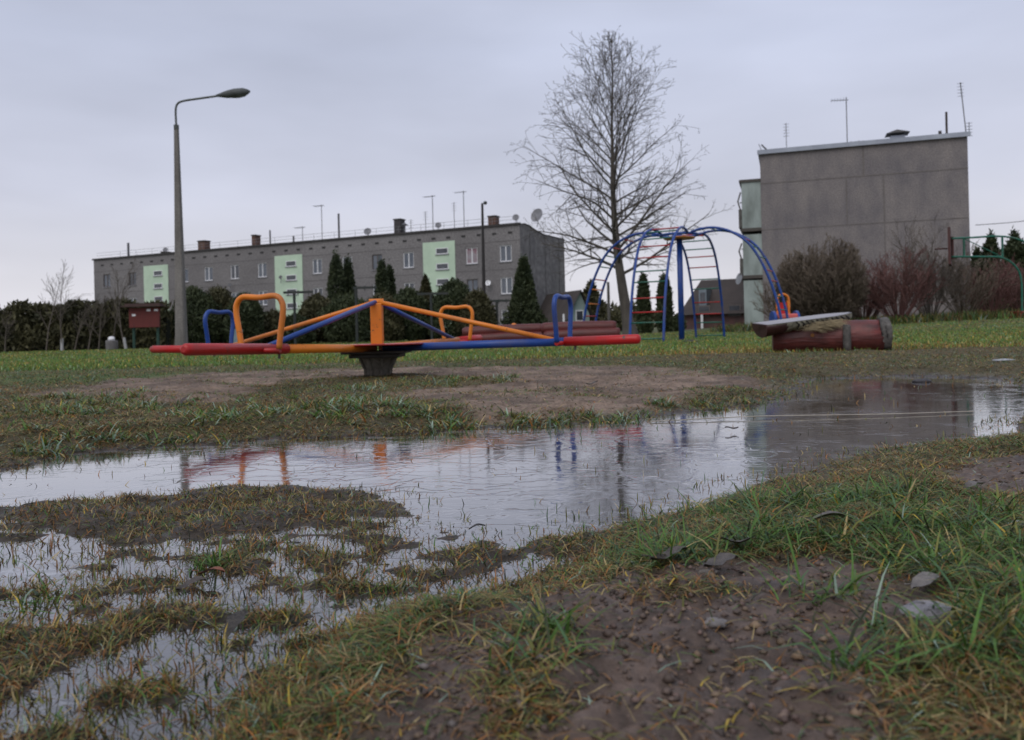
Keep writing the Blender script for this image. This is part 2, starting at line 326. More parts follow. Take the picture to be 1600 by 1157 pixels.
# ------------------------------------------------------------------ GRASS
rng = np.random.default_rng(7)
PAL = dict(green=(.085, .17, .034), olive=(.16, .16, .042), straw=(.36, .275, .125), brown=(.20, .105, .040), frost=(.24, .32, .25), dark=(.035, .045, .018), rust=(.32, .13, .03), yellow=(.44, .31, .05), teal=(.07, .135, .06))
def blades(X, Y, Z, length, width, lean, colr, name, label, cat, bend=1.0, flat=None):
    n = len(X); az = rng.uniform(0, 2*np.pi, n); dx, dy = np.cos(az), np.sin(az)
    wa = az+np.pi/2+rng.normal(0, .5, n); wxv, wyv = np.cos(wa)*width*.5, np.sin(wa)*width*.5
    V = np.zeros((n, 7, 3), np.float32); tt = [0, .38, .72, 1]
    cur = rng.normal(0, .25, n)
    for k, t in enumerate(tt):
        ang = lean*(.45+.75*t*bend)                    # angle from vertical grows to the tip
        ang = np.clip(ang, 0, 1.62)
        h = length*t*np.cos(ang*.92); r = length*t*np.sin(ang)
        ca = cur*t; ux, uy = dx*np.cos(ca)-dy*np.sin(ca), dx*np.sin(ca)+dy*np.cos(ca)
        px, py, pz = X+ux*r, Y+uy*r, Z+np.maximum(h, .002)
        wk = (1, .85, .55, 0)[k]
        if k < 3:
            V[:, 2*k] = np.stack([px-wxv*wk, py-wyv*wk, pz], -1); V[:, 2*k+1] = np.stack([px+wxv*wk, py+wyv*wk, pz], -1)
        else: V[:, 6] = np.stack([px, py, pz], -1)
    b = (np.arange(n)*7)[:, None]
    q = np.concatenate([b+np.array([0, 1, 3, 2]), b+np.array([2, 3, 5, 4])]); tr = b+np.array([4, 5, 6])
    cc = np.repeat(colr[:, None, :], 7, 1)
    o = npmesh(name, V, [q, tr], amat('grass_blade', .55, .25), col=cc.reshape(-1, 3))
    tag(o, label, cat, kind='stuff'); return o
def pal(n, x, y, greenb):
    k = np.array([PAL['green'], PAL['olive'], PAL['straw'], PAL['brown'], PAL['frost'], PAL['dark'], PAL['rust'], PAL['yellow'], PAL['teal']])
    g = np.clip(greenb, 0, 1)
    P = np.stack([.08+.62*g, np.full(n, .34), .15*(1-g)+.04, .44*(1-g)+.03, np.full(n, .025), np.full(n, .20), .07*(1-g), np.full(n, .022), .05+.2*g], -1); P[:, 4] += .16*ss(fbm(x*2.6, y*3.5, 77, 3), .1, .5)*ss(y, 3, 4); P /= P.sum(1, keepdims=True)
    cs = np.cumsum(P, 1); r = rng.random(n)[:, None]; i = np.clip((r > cs).sum(1), 0, 8)
    return k[i]*rng.uniform(.65, 1.35, (n, 1))
GT = [(gat(a, b, .03), r) for a, b, r in [(1450,905,.06), (1560,880,.13), (1560,985,.08), (1590,1040,.09), (1215,850,.10), (1300,795,.08), (1385,785,.09), (1160,790,.08), (850,1015,.035), (825,1062,.035), (1290,955,.04), (1180,775,.08), (1490,1062,.05), (1090,860,.06), (1010,865,.05), (1350,1075,.03), (60,905,.05), (1440,850,.1), (330,850,.04), (1500,820,.08)]]
def greenness(x, y):
    g = .14+.6*fbm(x*2.2, y*2.2, 71, 3)
    for (cx, cy), r in GT: g = g+.35*np.exp(-((x-cx)**2+(y-cy)**2)/(r*r))
    g = g + .5*ss(y, 4.6, 6.2)*(1-ss(x, -.3, 2)) + .4*ss(y, 8.5, 11)*ss(x, -.3, 2)
    return g
def scatter(n, y0, y1, spread=.8, extra=.4):
    Y = np.exp(rng.uniform(np.log(y0), np.log(y1), n)); X = rng.uniform(-1, 1, n)*(spread*Y+extra); return X, Y
# near turf: clumped points
def turf(n, y0, y1, lscale, wscale, name, label):
    nc = n//14; cx, cy = scatter(nc, y0, y1)
    k = rng.integers(0, nc, n); sp = .012+.012*cy[k]
    X = cx[k]+rng.normal(0, 1, n)*sp; Y = cy[k]+rng.normal(0, 1, n)*sp
    sw, so_, sa, mu = masks(X, Y); z = hgt(X, Y, (sw, so_, sa, mu))
    cl = fbm(X*6, Y*6, 81, 3)
    dens = np.ones(n)
    dens *= 1-.93*sa*(1-ss(fbm(X*2.2, Y*3.5, 88, 3)+.4*cl, .12, .5)); dens *= 1-.93*mu*(1-ss(cl, .3, .55))
    dens *= np.where(so_ > .5, .17+.83*ss(cl*.25+90*z, -.15, .25), 1)
    dens *= np.where((sw < 0) & (so_ < .5), np.where(sw > -.1, .12, .006), 1)
    dens = np.where((z > .0005) & (mu < .5) & (sa < .5), np.maximum(dens, .75), dens)
    bare = ss(fbm(X*2.5+4, Y*2.5, 83, 3), .25, .6)*.5; dens *= 1-bare*(1-ss(Y, 5, 8))
    keep = rng.random(n) < dens
    X, Y, z, sw, so_, cl = X[keep], Y[keep], z[keep], sw[keep], so_[keep], cl[keep]; mu = mu[keep]; m = len(X)
    g = greenness(X, Y)
    ln_s = np.where((so_ > .5) & (z >= 0), 1.25, 1.)
    g = np.where(so_ > .5, g*.6, g)-.25*(1-ss(sw, 0, .3))*(Y < 3)-.5*mu
    ln = rng.uniform(.5, 1.35, m)*lscale*(.75+.55*np.clip(g, 0, 1.2))
    ln = np.where(so_ > .5, ln*.62, ln)*ln_s; ln = np.where(sw < 0, ln*.6, ln)
    lean = np.clip(rng.normal(1.40, .24, m)-.35*np.clip(g-.6, 0, 1), .1, 1.5); lean = np.where(((so_ > .5) & (z < 0)) | ((sw < 0) & (so_ < .5)), np.clip(rng.normal(.8, .5, m), .05, 1.5), lean)
    lean = np.where((so_ > .5) & (z >= 0), np.clip(rng.normal(1.1, .35, m), .1, 1.5), lean)
    wd = wscale*rng.uniform(.6, 1.3, m)*(1+.18*Y)
    blades(X, Y, np.maximum(z, 0)-.002, ln, wd, lean, pal(m, X, Y, g), name, label, 'grass')
turf(270000, .5, 2.6, .030, .0015, 'foreground_grass', 'matted brown and green grass around and in the near edge of the puddle')
turf(190000, 2.4, 9.5, .038, .0022, 'middle_grass', 'trampled yellowish grass along the far bank of the puddle')
# upright green tufts
tx, ty = [], []
for (cx, cy), r in GT:
    q = int(175*r/.12); rr = r*.55*np.sqrt(rng.random(q)); ta = rng.uniform(0, 6.28, q)
    # several crowns in each tuft
    k = rng.integers(0, 9, q); ox = rng.normal(0, r*.45, 9)[k]; oy = rng.normal(0, r*.45, 9)[k]
    tx.append(cx+ox+rng.normal(0, .008, q)); ty.append(cy+oy+rng.normal(0, .008, q))
tx = np.concatenate(tx); ty = np.concatenate(ty); tz = hgt(tx, ty); m = len(tx)
blades(tx, ty, tz-.003, rng.uniform(.025, .075, m), rng.uniform(.0018, .0036, m), np.clip(rng.normal(1.12, .28, m), .2, 1.5), pal(m, tx, ty, np.full(m, 1.0)), 'green_grass_tufts', 'longer fresh green grass tufts around the muddy patch in front', 'grass')
FT = [(gat(a, b, .03), r) for a, b, r in [(560,642,.20), (610,652,.16), (500,640,.18), (690,655,.10), (430,652,.14), (140,628,.25), (180,640,.2), (960,645,.12), (70,650,.25), (330,655,.12), (830,650,.12), (1090,628,.15), (560,612,.15), (720,600,.2), (40,690,.15), (240,680,.12)]]
tx, ty = [], []
for (cx, cy), r in FT:
    q = int(420*r/.15); k = rng.integers(0, 14, q); ox = rng.normal(0, r*.8, 14)[k]; oy = rng.normal(0, r*.8, 14)[k]; tx.append(cx+ox+rng.normal(0, .018, q)); ty.append(cy+oy+rng.normal(0, .018, q))
tx = np.concatenate(tx); ty = np.concatenate(ty); tz = hgt(tx, ty); m = len(tx); fc = pal(m, tx, ty, np.full(m, .6))*1.15; fk = (rng.random(m) < .16)[:, None]; fc = np.where(fk, C3(PAL['frost'])*rng.uniform(.8, 1.5, (m, 1)), fc)
blades(tx, ty, tz-.003, rng.uniform(.025, .065, m), rng.uniform(.003, .0065, m), np.clip(rng.normal(1.1, .3, m), .1, 1.5), fc, 'frosted_grass', 'longer frosted grass tufts on the bank beyond the puddle', 'grass')
# lawn beyond
X, Y = scatter(230000, 8.0, 46, .72, .5); z = hgt(X, Y); m = len(X)
g = .8+.5*fbm(X*.5, Y*.5, 91, 3)-.6*ss(X, .5, 3)*(1-ss(Y, 8.5, 12))
lc = pal(m, X, Y, g); lc = lc*C3((1.5, 1.5, 1.25))
blades(X, Y, z-.005, rng.uniform(.025, .06, m), .003+.0006*Y*rng.uniform(.7, 1.3, m), np.clip(rng.normal(.7, .35, m), .05, 1.4), lc, 'lawn_grass', 'short mown green lawn between the playground and the hedge', 'lawn')

# gravel / crumbs in mud and sand
def pebbles(n, poly_mask, y0, y1, smin, smax, name, label, cols):
    X, Y = scatter(n, y0, y1, .75, .2); mk = masks(X, Y); keep = rng.random(n) < poly_mask(mk, X, Y)
    X, Y = X[keep], Y[keep]; z = hgt(X, Y); m = len(X)
    ico = np.array([(0, 0, 1), (.9, 0, .1), (.28, .85, .1), (-.72, .53, .1), (-.72, -.53, .1), (.28, -.85, .1), (0, 0, -.6)])
    s = rng.uniform(smin, smax, m)[:, None, None]*(1+.25*Y)[:, None, None]
    V = ico[None]*rng.uniform(.6, 1.3, (m, 7, 3))*s*np.array([1, 1, .7]); a = rng.uniform(0, 6.28, m)[:, None]
    V = np.stack([V[..., 0]*np.cos(a)-V[..., 1]*np.sin(a), V[..., 0]*np.sin(a)+V[..., 1]*np.cos(a), V[..., 2]], -1)+np.stack([X, Y, z], -1)[:, None]
    f = np.array([(0, i, i % 5+1) for i in range(1, 6)]+[(6, i % 5+1, i) for i in range(1, 6)])
    F_ = ((np.arange(m)*7)[:, None, None]+f).reshape(-1, 3)
    cc = C3(cols)[rng.integers(0, len(cols), m)]*rng.uniform(.6, 1.3, (m, 1)); cc = np.repeat(cc[:, None], 7, 1).reshape(-1, 3)
    tag(npmesh(name, V, [F_], amat('crumb', .6, 0, .4), col=cc), label, 'gravel', kind='stuff')
pebbles(26000, lambda k, x, y: np.clip(k[3]*.8*(1-ss(fbm(x*8, y*8, 95, 2), -.1, .6)), 0, 1), .5, 3.2, .0012, .0042, 'mud_crumbs', 'small brown clods and grit on the wet mud', [(.09, .062, .05), (.07, .05, .04), (.12, .085, .068), (.15, .105, .07), (.13, .085, .07)])
pebbles(2600, lambda k, x, y: np.clip(k[3]*(1-ss(fbm(x*5, y*5, 98, 2), -.1, .5)), 0, 1), .5, 3.0, .002, .006, 'mud_clods', 'tan and brown pebbles and soil clods on the bare mud in front', [(.10, .07, .055), (.075, .055, .045), (.17, .115, .07), (.13, .09, .07), (.13, .11, .10)])
pebbles(14000, lambda k, x, y: k[2]*.5*ss(fbm(x*6,y*6,97,3),-.2,.4), 2.6, 7, .001, .0035, 'sand_crumbs', 'loose soil crumbs on the bare sandy ring under the roundabout', [(.15, .11, .085), (.10, .07, .05), (.2, .15, .12)])

# fallen leaves, stones, litter
def leaf(px, py, size, col, label, rz, tilt=.15, name='fallen_leaf', cat='leaf', z=.012, long=1.8, group=None):
    x, y = gat(px, py, .02); mb = MB(); n = 7; R = random.Random(px*7+py)
    cen = []; 
    for i in range(n):
        t = i/(n-1); wd = size*.5*math.sin(math.pi*min(1, .03+t*.95))**.8*(1+.3*math.sin(t*19+px)); X = (t-.5)*size*long; up = .16*size*math.cos(t*5+px)+tilt*X
        for s in (-1, 0, 1): mb.v.append((X, s*wd, up+abs(s)*size*.14))
    for i in range(n-1):
        for s in (0, 1): b = i*3+s; mb.f.append((b, b+1, b+4, b+3))
    mb.tube([(-.5*size*long, 0, tilt*-.5*size*long+.1*size), (-.75*size*long, .02*size, 0)], size*.025, 5)
    o = mb.build(name, mat('leaf_%.2f_%.2f_%.2f' % col, col, tuple(v*.55 for v in col), 60, .45, .4), None, (x, y, max(gz(x, y), 0)+z), True)
    o.rotation_euler = (R.uniform(-.15, .15), R.uniform(-.1, .1), rz); tag(o, label, cat, group); return o
leaf(330, 884, 0.0186, (.24, .07, .025), 'rust orange curled leaf lying in the wet grass at the left', -.1, .1)
leaf(298, 903, 0.0186, (.06, .045, .035), 'dark curled leaf floating on the puddle left of the rust leaf', .3)
leaf(745, 815, 0.0136, (.03, .025, .02), 'dark leaf on the ice above the middle soggy grass', .1)
leaf(1127, 907, 0.0248, (.10, .085, .075), 'grey brown narrow leaf on the mud below the grass bank', .35, .05)
leaf(1045, 892, 0.0248, (.085, .07, .06), 'dull brown leaf half hidden at the top left of the mud patch', .2)
leaf(1150, 880, 0.0186, (.09, .07, .055), 'brown leaf at the top of the mud patch under the green tuft', -.3)
leaf(1298, 852, 0.031, (.15, .125, .105), 'broad pale brown leaf under the large green tuft on the bank', -.25)
leaf(1525, 795, 0.0217, (.13, .11, .095), 'pale grey leaf on the bank at the right near the mud', .5)
leaf(368, 962, 0.0186, (.035, .028, .022), 'black wet leaf standing in the shallow water at lower left', 1.2, .5)
leaf(285, 640, 0.0279, (.06, .04, .03), 'dark brown leaf upright on the sand left of the roundabout', .9, .6)
leaf(925, 611, 0.031, (.09, .08, .075), 'crumpled grey leaf on the sand right of the roundabout base', .1)
leaf(1143, 665, 0.0217, (.06, .045, .03), 'small brown leaf frozen into the puddle near its far edge', .0)
leaf(1448, 968, 0.0198, (.20, .18, .165), 'light grey leaf on the mud beside the lower right grass', .4)
def stone(px, py, size, col, label, name='stone', cat='stone', flat=.45):
    x, y = gat(px, py, .02); R = random.Random(px); mb = MB(); prof = [(.55, -.3), (.95, -.05), (1, .15), (.8, .38), (.4, .5)]
    mb.lathe([(r*size, z*size*flat*2) for r, z in prof], sides=11)
    mb.v = [(v[0]*R.uniform(.8, 1.25)*1.3, v[1]*R.uniform(.8, 1.2), v[2]*R.uniform(.8, 1.2)) for v in mb.v]
    o = mb.build(name, mat('stone_%.2f' % col[0], col, tuple(v*.6 for v in col), 40, .6, .5), None, (x, y, max(gz(x, y), 0)), True); tag(o, label, cat)
stone(1452, 1005, .020, (.26, .25, .27), 'whitish flat stone in the lower right mud beside the green grass')
stone(1106, 918, .008, (.11, .09, .07), 'small brown pebble in the middle of the mud patch')
stone(1118, 1020, .009, (.2, .18, .17), 'small pale pebble low in the mud patch')
stone(1595, 848, .012, (.5, .5, .52), 'white round pebble at the right edge of the bank')
stone(1441, 591, .035, (.05, .045, .05), 'dark stone frozen at the far edge of the right puddle')
stone(1568, 572, .05, (.4, .42, .45), 'small white lump of ice on the grass behind the right puddle', 'ice_lump', 'ice', .2)
stone(1080, 537, .13, (.03, .025, .02), 'dark clod on the lawn beside the climbing frame post', 'soil_clod', 'clod', .3)
x, y = gat(1230, 654)
tag(MB().tube(smoothpath([(x-.45, y-.03, .004), (x-.1, y+.01, .008), (x+.3, y+.0, .006), (x+.62, y+.03, .005)]), .0018, 6).build('straw_stalk', mat('straw', (.4, .36, .3), None, 20, .6)), 'long pale straw stalk frozen across the puddle', 'stalk')

# ------------------------------------------------------------------ MERRY-GO-ROUND
def wear(name, *a, **k):
    if name in MATS: return MATS[name]
    m = mat(name, *a, **k); n, l = m.node_tree.nodes, m.node_tree.links; b = n['Principled BSDF']; src = b.inputs['Base Color'].links[0].from_socket
    t = n.new('ShaderNodeTexCoord'); q = n.new('ShaderNodeTexNoise'); q.inputs['Scale'].default_value = 16; q.inputs['Detail'].default_value = 8; q.inputs['Roughness'].default_value = .75; l.new(t.outputs['Object'], q.inputs['Vector'])
    r = n.new('ShaderNodeMapRange'); r.inputs[1].default_value = .615; r.inputs[2].default_value = .64; l.new(q.outputs[0], r.inputs[0])
    x = n.new('ShaderNodeMix'); x.data_type = 'RGBA'; x.inputs[7].default_value = (.075, .045, .035, 1); l.new(r.outputs[0], x.inputs[0]); l.new(src, x.inputs[6])
    q2 = n.new('ShaderNodeTexNoise'); q2.inputs['Scale'].default_value = 3.5; q2.inputs['Detail'].default_value = 5; l.new(t.outputs['Object'], q2.inputs['Vector'])
    r2 = n.new('ShaderNodeMapRange'); r2.inputs[1].default_value = .5; r2.inputs[2].default_value = .75; r2.inputs[4].default_value = .45; l.new(q2.outputs[0], r2.inputs[0])
    x2 = n.new('ShaderNodeMix'); x2.data_type = 'RGBA'; x2.inputs[7].default_value = (.13, .095, .075, 1); l.new(r2.outputs[0], x2.inputs[0]); l.new(x.outputs[2], x2.inputs[6]); l.new(x2.outputs[2], b.inputs['Base Color'])
    ro = n.new('ShaderNodeMapRange'); ro.inputs[3].default_value = .36; ro.inputs[4].default_value = .8; l.new(r2.outputs[0], ro.inputs[0]); l.new(ro.outputs[0], b.inputs['Roughness'])
    return m
def paint(name, c, d=None): return wear(name, c, d or tuple(v*.72 for v in c), 7, .36, .08, spec=.4, lo=.5, hi=.85, bscale=30)
ORG = paint('orange_paint', (.68, .20, .018), (.52, .14, .015)); BLU = paint('blue_paint', (.010, .052, .25), (.012, .05, .19)); RED = paint('red_paint', (.42, .012, .012), (.28, .012, .012)); GRN = paint('green_paint', (.012, .13, .085)); DRED = paint('dark_red_paint', (.24, .02, .02))
CONC = mat('old_concrete', (.15, .135, .11), (.08, .07, .056), 5, .9, .5, fine=45)
mc = at(590, 540, 5.25); g0 = gz(mc.x, mc.y)
root = empty('merry_go_round', (mc.x, mc.y, g0), 'orange, blue and red four armed merry-go-round on bare soil behind the puddle', 'roundabout')
Z = lambda h: h-g0
p = MB()
p.lathe([(.085, -.06), (.078, .0), (.080, .05), (.095, .09), (.115, .125)], sides=8, rot=.4)
for k in range(8):
    a_ = k*math.pi/4+.4; q = (math.cos(a_), math.sin(a_)); p.tube([(q[0]*.078, q[1]*.078, -.03), (q[0]*.083, q[1]*.083, .05), (q[0]*.117, q[1]*.117, .122)], .010, 5)
ped = p.build('pedestal', CONC, root, smooth=False)
MB().box(-.155, .155, -.155, .155, Z(.165), Z(.188)).build('lower_plate', mat('dark_wood', (.035, .028, .022), (.02, .016, .014), 12, .7, .3), root, bevel=.004)
MB().box(-.195, .195, -.195, .195, Z(.190), Z(.206)).build('upper_plate', MATS['dark_wood'], root, bevel=.004)
MB().lathe([(.0, Z(.245)), (.34, Z(.243)), (.342, Z(.249)), (.0, Z(.252))], sides=28).build('red_disc', RED, root)
MB().box(-.036, .036, -.036, .036, Z(.235), Z(.505)).build('centre_post', ORG, root, bevel=.005)
MB().tube([(-.045, 0, Z(.513)), (.045, 0, Z(.513))], .022, 10).build('post_cap', ORG, root, smooth=True)
arms = [(-108, 1.79, 1.02, .262, ORG, ORG, BLU, 1.24), (-24, 1.70, 1.26, .248, BLU, BLU, ORG, 1.25), (157, 1.90, 1.26, .243, BLU, BLU, ORG, 1.27), (70, 1.72, 1.26, .262, ORG, ORG, BLU, 1.24)]
for ang, re, rs, ze, am, hm, rm, rh in arms:
    A = math.radians(ang); d = Vector((math.cos(A), math.sin(A), 0)); q = Vector((-math.sin(A), math.cos(A), 0))
    zf = lambda r: Z(.222+(ze-.222)*r/re)
    P = lambda r, s=0, h=0: d*r+q*s+Vector((0, 0, zf(r)+h))
    arm = MB().tube([P(.05), P(rs)], .0245, 14).build('arm', am, root, smooth=True)
    mb = MB(); mb.tube([P(rs), P(re-.02), P(re-.006), P(re)], [.0275, .0275, .023, .012], 14).build('seat', RED, root, smooth=True)
    W, Wb, Hh = .125, .115, .262
    for s in (-1, 1): pass
    # handle on a short cross bar
    hp = [(.106, 0), (.119, .09), (.133, .175), (.128, .226), (.092, .257), (.0, .252)]; pts = [P(rh, -a, b) for a, b in hp]+[P(rh, a, b) for a, b in hp[-2::-1]]
    hd = MB().tube(smoothpath(pts, 5), .0145, 10).build('handle', hm, root, smooth=True)
    MB().tube([P(rh, -.112, -.008), P(rh, .112, -.008)], .0125, 10).build('cross_bar', RED, hd, smooth=True)
    MB().tube([P(rs+.06, 0, -.05), P(rs+.06, 0, -.02)], .007, 6).build('bolt', mat('bolt_steel', (.08, .07, .06)), arm)
    MB().tube([d*.02+Vector((0, 0, Z(.512))), P(rh-.06, 0, .012)], .0145, 10).build('stay_rod', rm, root, smooth=True)

# ------------------------------------------------------------------ LOG WITH HALF LOG
BARKR = mat('red_stained_wood', (.15, .028, .022), (.07, .018, .016), 1.5, .5, .5, (.7, 6, 6), fine=12, spec=.5)
GREYW = mat('weathered_wood', (.12, .11, .10), (.06, .055, .05), 6, .85, .6, fine=40)
YL = 8.3
pa = at(1207, 532, YL+.15); pb = at(1381, 528, YL-.15)
ax = (pb-pa); Ln = ax.length; th = math.atan2(ax.y, ax.x)
root = empty('log_seat', (pa.x, pa.y, gz(pa.x, pa.y)), 'thick red stained log lying on the grass behind the puddle at right', 'log', rz=th)
R_ = random.Random(3)
def log(L0, L1, r, z, mb=None, sides=18, wob=.03, y=0):
    mb = mb or MB(); pts = []; rr = []
    for i in range(9):
        t = i/8; pts.append((L0+(L1-L0)*t, y+R_.uniform(-wob, wob)*r, z+R_.uniform(-wob, wob)*r)); rr.append(r*(1+R_.uniform(-wob, wob)))
    b = len(mb.v); mb.tube(pts, rr, sides)
    return mb
log(0, Ln*.985, .168, .135).build('log_body', BARKR, root, smooth=True)
log(Ln*.975, Ln+.02, .178, .145, wob=.01).build('log_end', GREYW, root, smooth=True)
MB().lathe([(.036, -.1), (.038, .1), (.036, .24), (.03, .262)], (Ln*.66, -.19, 0), 10).build('stake', GREYW, root, smooth=True)
MB().tube([(Ln*.36, -.155, .165), (Ln*.36, -.185, .165)], .018, 8).build('rusty_bolt', mat('rust', (.3, .12, .03), None, 20, .8), root)
h0 = at(1188, 507, YL-.07); h1 = at(1328, 489, YL+.08)
d2 = h1-h0; L2 = d2.length
r2 = empty('half_log_slab', h0, 'split half log with pale flat top and notched side, tilted across the red log', 'half log')
r2.rotation_euler = (.075, -math.asin(d2.z/L2), math.atan2(d2.y, d2.x))
mb = MB(); n = 24; seg = 10
for i in range(n+1):
    t = i/n; wr = .155*(1-.75*max(0, (t-.72)/.28)**1.5); dp = .125*(1-.45*t)*(1 if i > 0 else .85)
    for k in range(seg+1):
        a_ = math.pi*k/seg; wv = .0 if t < .3 else (.012 if (i % 2) else -.01)
        mb.v.append((t*L2, -math.cos(a_)*(wr+wv*(.3 < k/seg < .7)), -math.sin(a_)*(dp+wv*.9)))
for i in range(n):
    for k in range(seg):
        b = i*(seg+1)+k; mb.f.append((b, b+seg+1, b+seg+2, b+1))
    b = i*(seg+1)
mb.f.append(tuple(range(seg+1))); mb.f.append(tuple(n*(seg+1)+k for k in range(seg+1))[::-1])
mb.build('half_log_body', mat('mossy_bark', (.36, .34, .26), (.16, .15, .11), 9, .9, .7, fine=30), r2, smooth=True)
mb = MB(); 
for i in range(n):
    t0, t1 = i/n, (i+1)/n; w0 = .158*(1-.75*max(0, (t0-.72)/.28)**1.5); w1_ = .158*(1-.75*max(0, (t1-.72)/.28)**1.5)
    mb.quad((t0*L2, -w0, .004), (t1*L2, -w1_, .004), (t1*L2, w1_, .004), (t0*L2, w0, .004))
mb.build('pale_top', mat('pale_wet_wood', (.38, .36, .37), (.24, .23, .24), 5, .45, .3, (.3, 4, 1)), r2)
mb = MB()
for i in range(n//3+1):
    pass
mb.tube([(-.012, -.0, -.055), (L2*.27, 0, -.03)], [.118, .112], 20); mb.v = [(v[0], v[1]*1.36, min((v[2]+.03)*.95-.0, .001)) for v in mb.v]
mb.build('painted_end', mat('dark_red_wood', (.05, .016, .014), (.03, .012, .011), 8, .5, .3), r2, smooth=True)
mb = MB()
for k in range(11):
    X0 = L2*(.33+.055*k); mb.tube([(X0-.02, -.150, -.005), (X0+.015, -.145, -.035), (X0+.005, -.115, -.085)], [.008, .011, .006], 6)
mb.build('carved_notches', mat('notch_dark', (.02, .017, .014)), r2)
# dry grass bundle on the log
bp = at(1290, 508, YL-.17); n = 900
az = rng.uniform(-.5, .5, n)+rng.choice([0, np.pi], n); 
o = None
V = np.zeros((n, 3, 3)); sx = rng.normal(0, .07, n); sy = rng.normal(0, .03, n)
ddx = np.cos(az)*rng.uniform(.04, .14, n); 
V[:, 0] = np.stack([sx, sy, rng.uniform(-.03, .03, n)+sx*.15], -1); V[:, 1] = V[:, 0]+np.stack([np.zeros(n)+.002, np.zeros(n), np.full(n, .005)], -1)
V[:, 2] = V[:, 0]+np.stack([ddx, rng.normal(0, .02, n), rng.uniform(-.05, .02, n)], -1)
cc = np.repeat((C3([(.38, .31, .19)])*rng.uniform(.5, 1.3, (n, 1)))[:, None], 3, 1).reshape(-1, 3)
tag(npmesh('dry_grass_bundle', V, [np.arange(n*3).reshape(-1, 3)], amat('grass_blade'), loc=bp, col=cc), 'straw coloured dry grass stuffed between the half log and the red log', 'dry grass')

# ------------------------------------------------------------------ CLIMBING FRAME
hub = at(1065, 520, 19.0); hg = gz(hub.x, hub.y)
root = empty('climbing_frame', (hub.x, hub.y, hg), 'blue arched climbing frame with four ladders around a central post', 'climbing frame')
MB().tube([(0, 0, -.1), (0, 0, 2.42)], .065, 14).build('central_post', BLU, root, smooth=True)
MB().lathe([(0, 2.31), (.34, 2.31), (.36, 2.33), (.34, 2.35), (0, 2.35)], sides=24).build('orange_hub_plate', paint('yellow_orange', (.55, .2, .02)), root)
MB().tube([(.43*math.cos(k*math.pi/8), .43*math.sin(k*math.pi/8), 2.40) for k in range(17)], .03, 8).build('hub_ring', BLU, root, smooth=True)
prof = [(.38, 2.42), (.62, 2.47), (.95, 2.46), (1.32, 2.32), (1.68, 2.02), (1.98, 1.48), (2.2, .82), (2.36, -.03)]
pp = [Vector((a, 0, b)) for a, b in prof]; sp = smoothpath(pp, 8)
LEN = [0]
for i in range(1, len(sp)): LEN.append(LEN[-1]+(sp[i]-sp[i-1]).length)
for ai, ang in enumerate((-119, -29, 61, 151)):
    A = math.radians(ang); d = Vector((math.cos(A), math.sin(A), 0)); q = Vector((-math.sin(A), math.cos(A), 0)); hw = .36
    lad = empty('ladder', (0, 0, 0)); lad.parent = root
    for s in (-1, 1):
        MB().tube([d*p_.x+q*(s*hw*min(1, .78+.22*p_.x/1.2))+Vector((0, 0, p_.z)) for p_ in sp], .029, 10).build('rail', BLU, lad, smooth=True)
    nr = 12
    for k in range(nr):
        sL = .3+(LEN[-1]-.42)*k/(nr-1)-(.0 if k else -.1); i = min(range(len(LEN)), key=lambda j: abs(LEN[j]-sL)); p_ = sp[i]; w_ = hw*min(1, .78+.22*p_.x/1.2)
        MB().tube([d*p_.x+q*(-w_)+Vector((0, 0, p_.z)), d*p_.x+q*w_+Vector((0, 0, p_.z))], .0145, 8).build('rung', (RED if (k//2+ai) % 2 == 0 else GRN) if ai != 3 or k < 6 else (ORG if k % 3 else RED), lad, smooth=True)

# ------------------------------------------------------------------ LOG BENCHES behind the roundabout
MAH = mat('mahogany_log', (.13, .026, .022), (.07, .017, .015), 2, .45, .2, (1, 5, 5), spec=.35)
for (x0, x1, y0, y1, Y, r, lab) in [(723, 848, 520, 514, 16.5, .105, 'red brown log on top of its pair, left half behind the orange handle'), (846, 962, 514, 511, 15.8, .115, 'red brown log on top of its pair, right half behind the blue handle'),
                             (735, 850, 530.5, 526, 16.4, .10, 'lower red brown log under the left top log'), (850, 968, 526, 521, 15.7, .11, 'lower red brown log under the right top log, cut end towards the tree')]:
    a_, b_2 = at(x0, y0, Y), at(x1, y1, Y-.2); dd = b_2-a_
    r_ = empty('sandpit_log', a_, lab, 'log', 'red brown logs edging the sandpit'); r_.rotation_euler = (0, -math.atan2(dd.z, dd.to_2d().length), math.atan2(dd.y, dd.x))
    Ld = dd.length; MB().tube([(0, 0, 0), (.03, 0, 0), (.08, 0, 0), (Ld*.5, 0, .01), (Ld-.05, 0, 0), (Ld, 0, 0)], [r*.7, r*.9, r, r*1.03, r, r*.9], 16).build('log_body', MAH, r_, smooth=True)
    MB().tube([(Ld-.01, 0, 0), (Ld+.012, 0, 0)], r*.82, 14).build('cut_end', mat('cut_wood_red', (.10, .02, .02)), r_)
a_ = at(803, 510, 16.4)
MB_ = MB().lathe([(.02, -.03), (.06, -.02), (.07, .02), (.04, .05), (.01, .06)], sides=10); tag(MB_.build('orange_object', ORG, None, a_, True), 'small orange object lying on the left top log', 'cap')  # small orange object of unknown kind, resting on the log

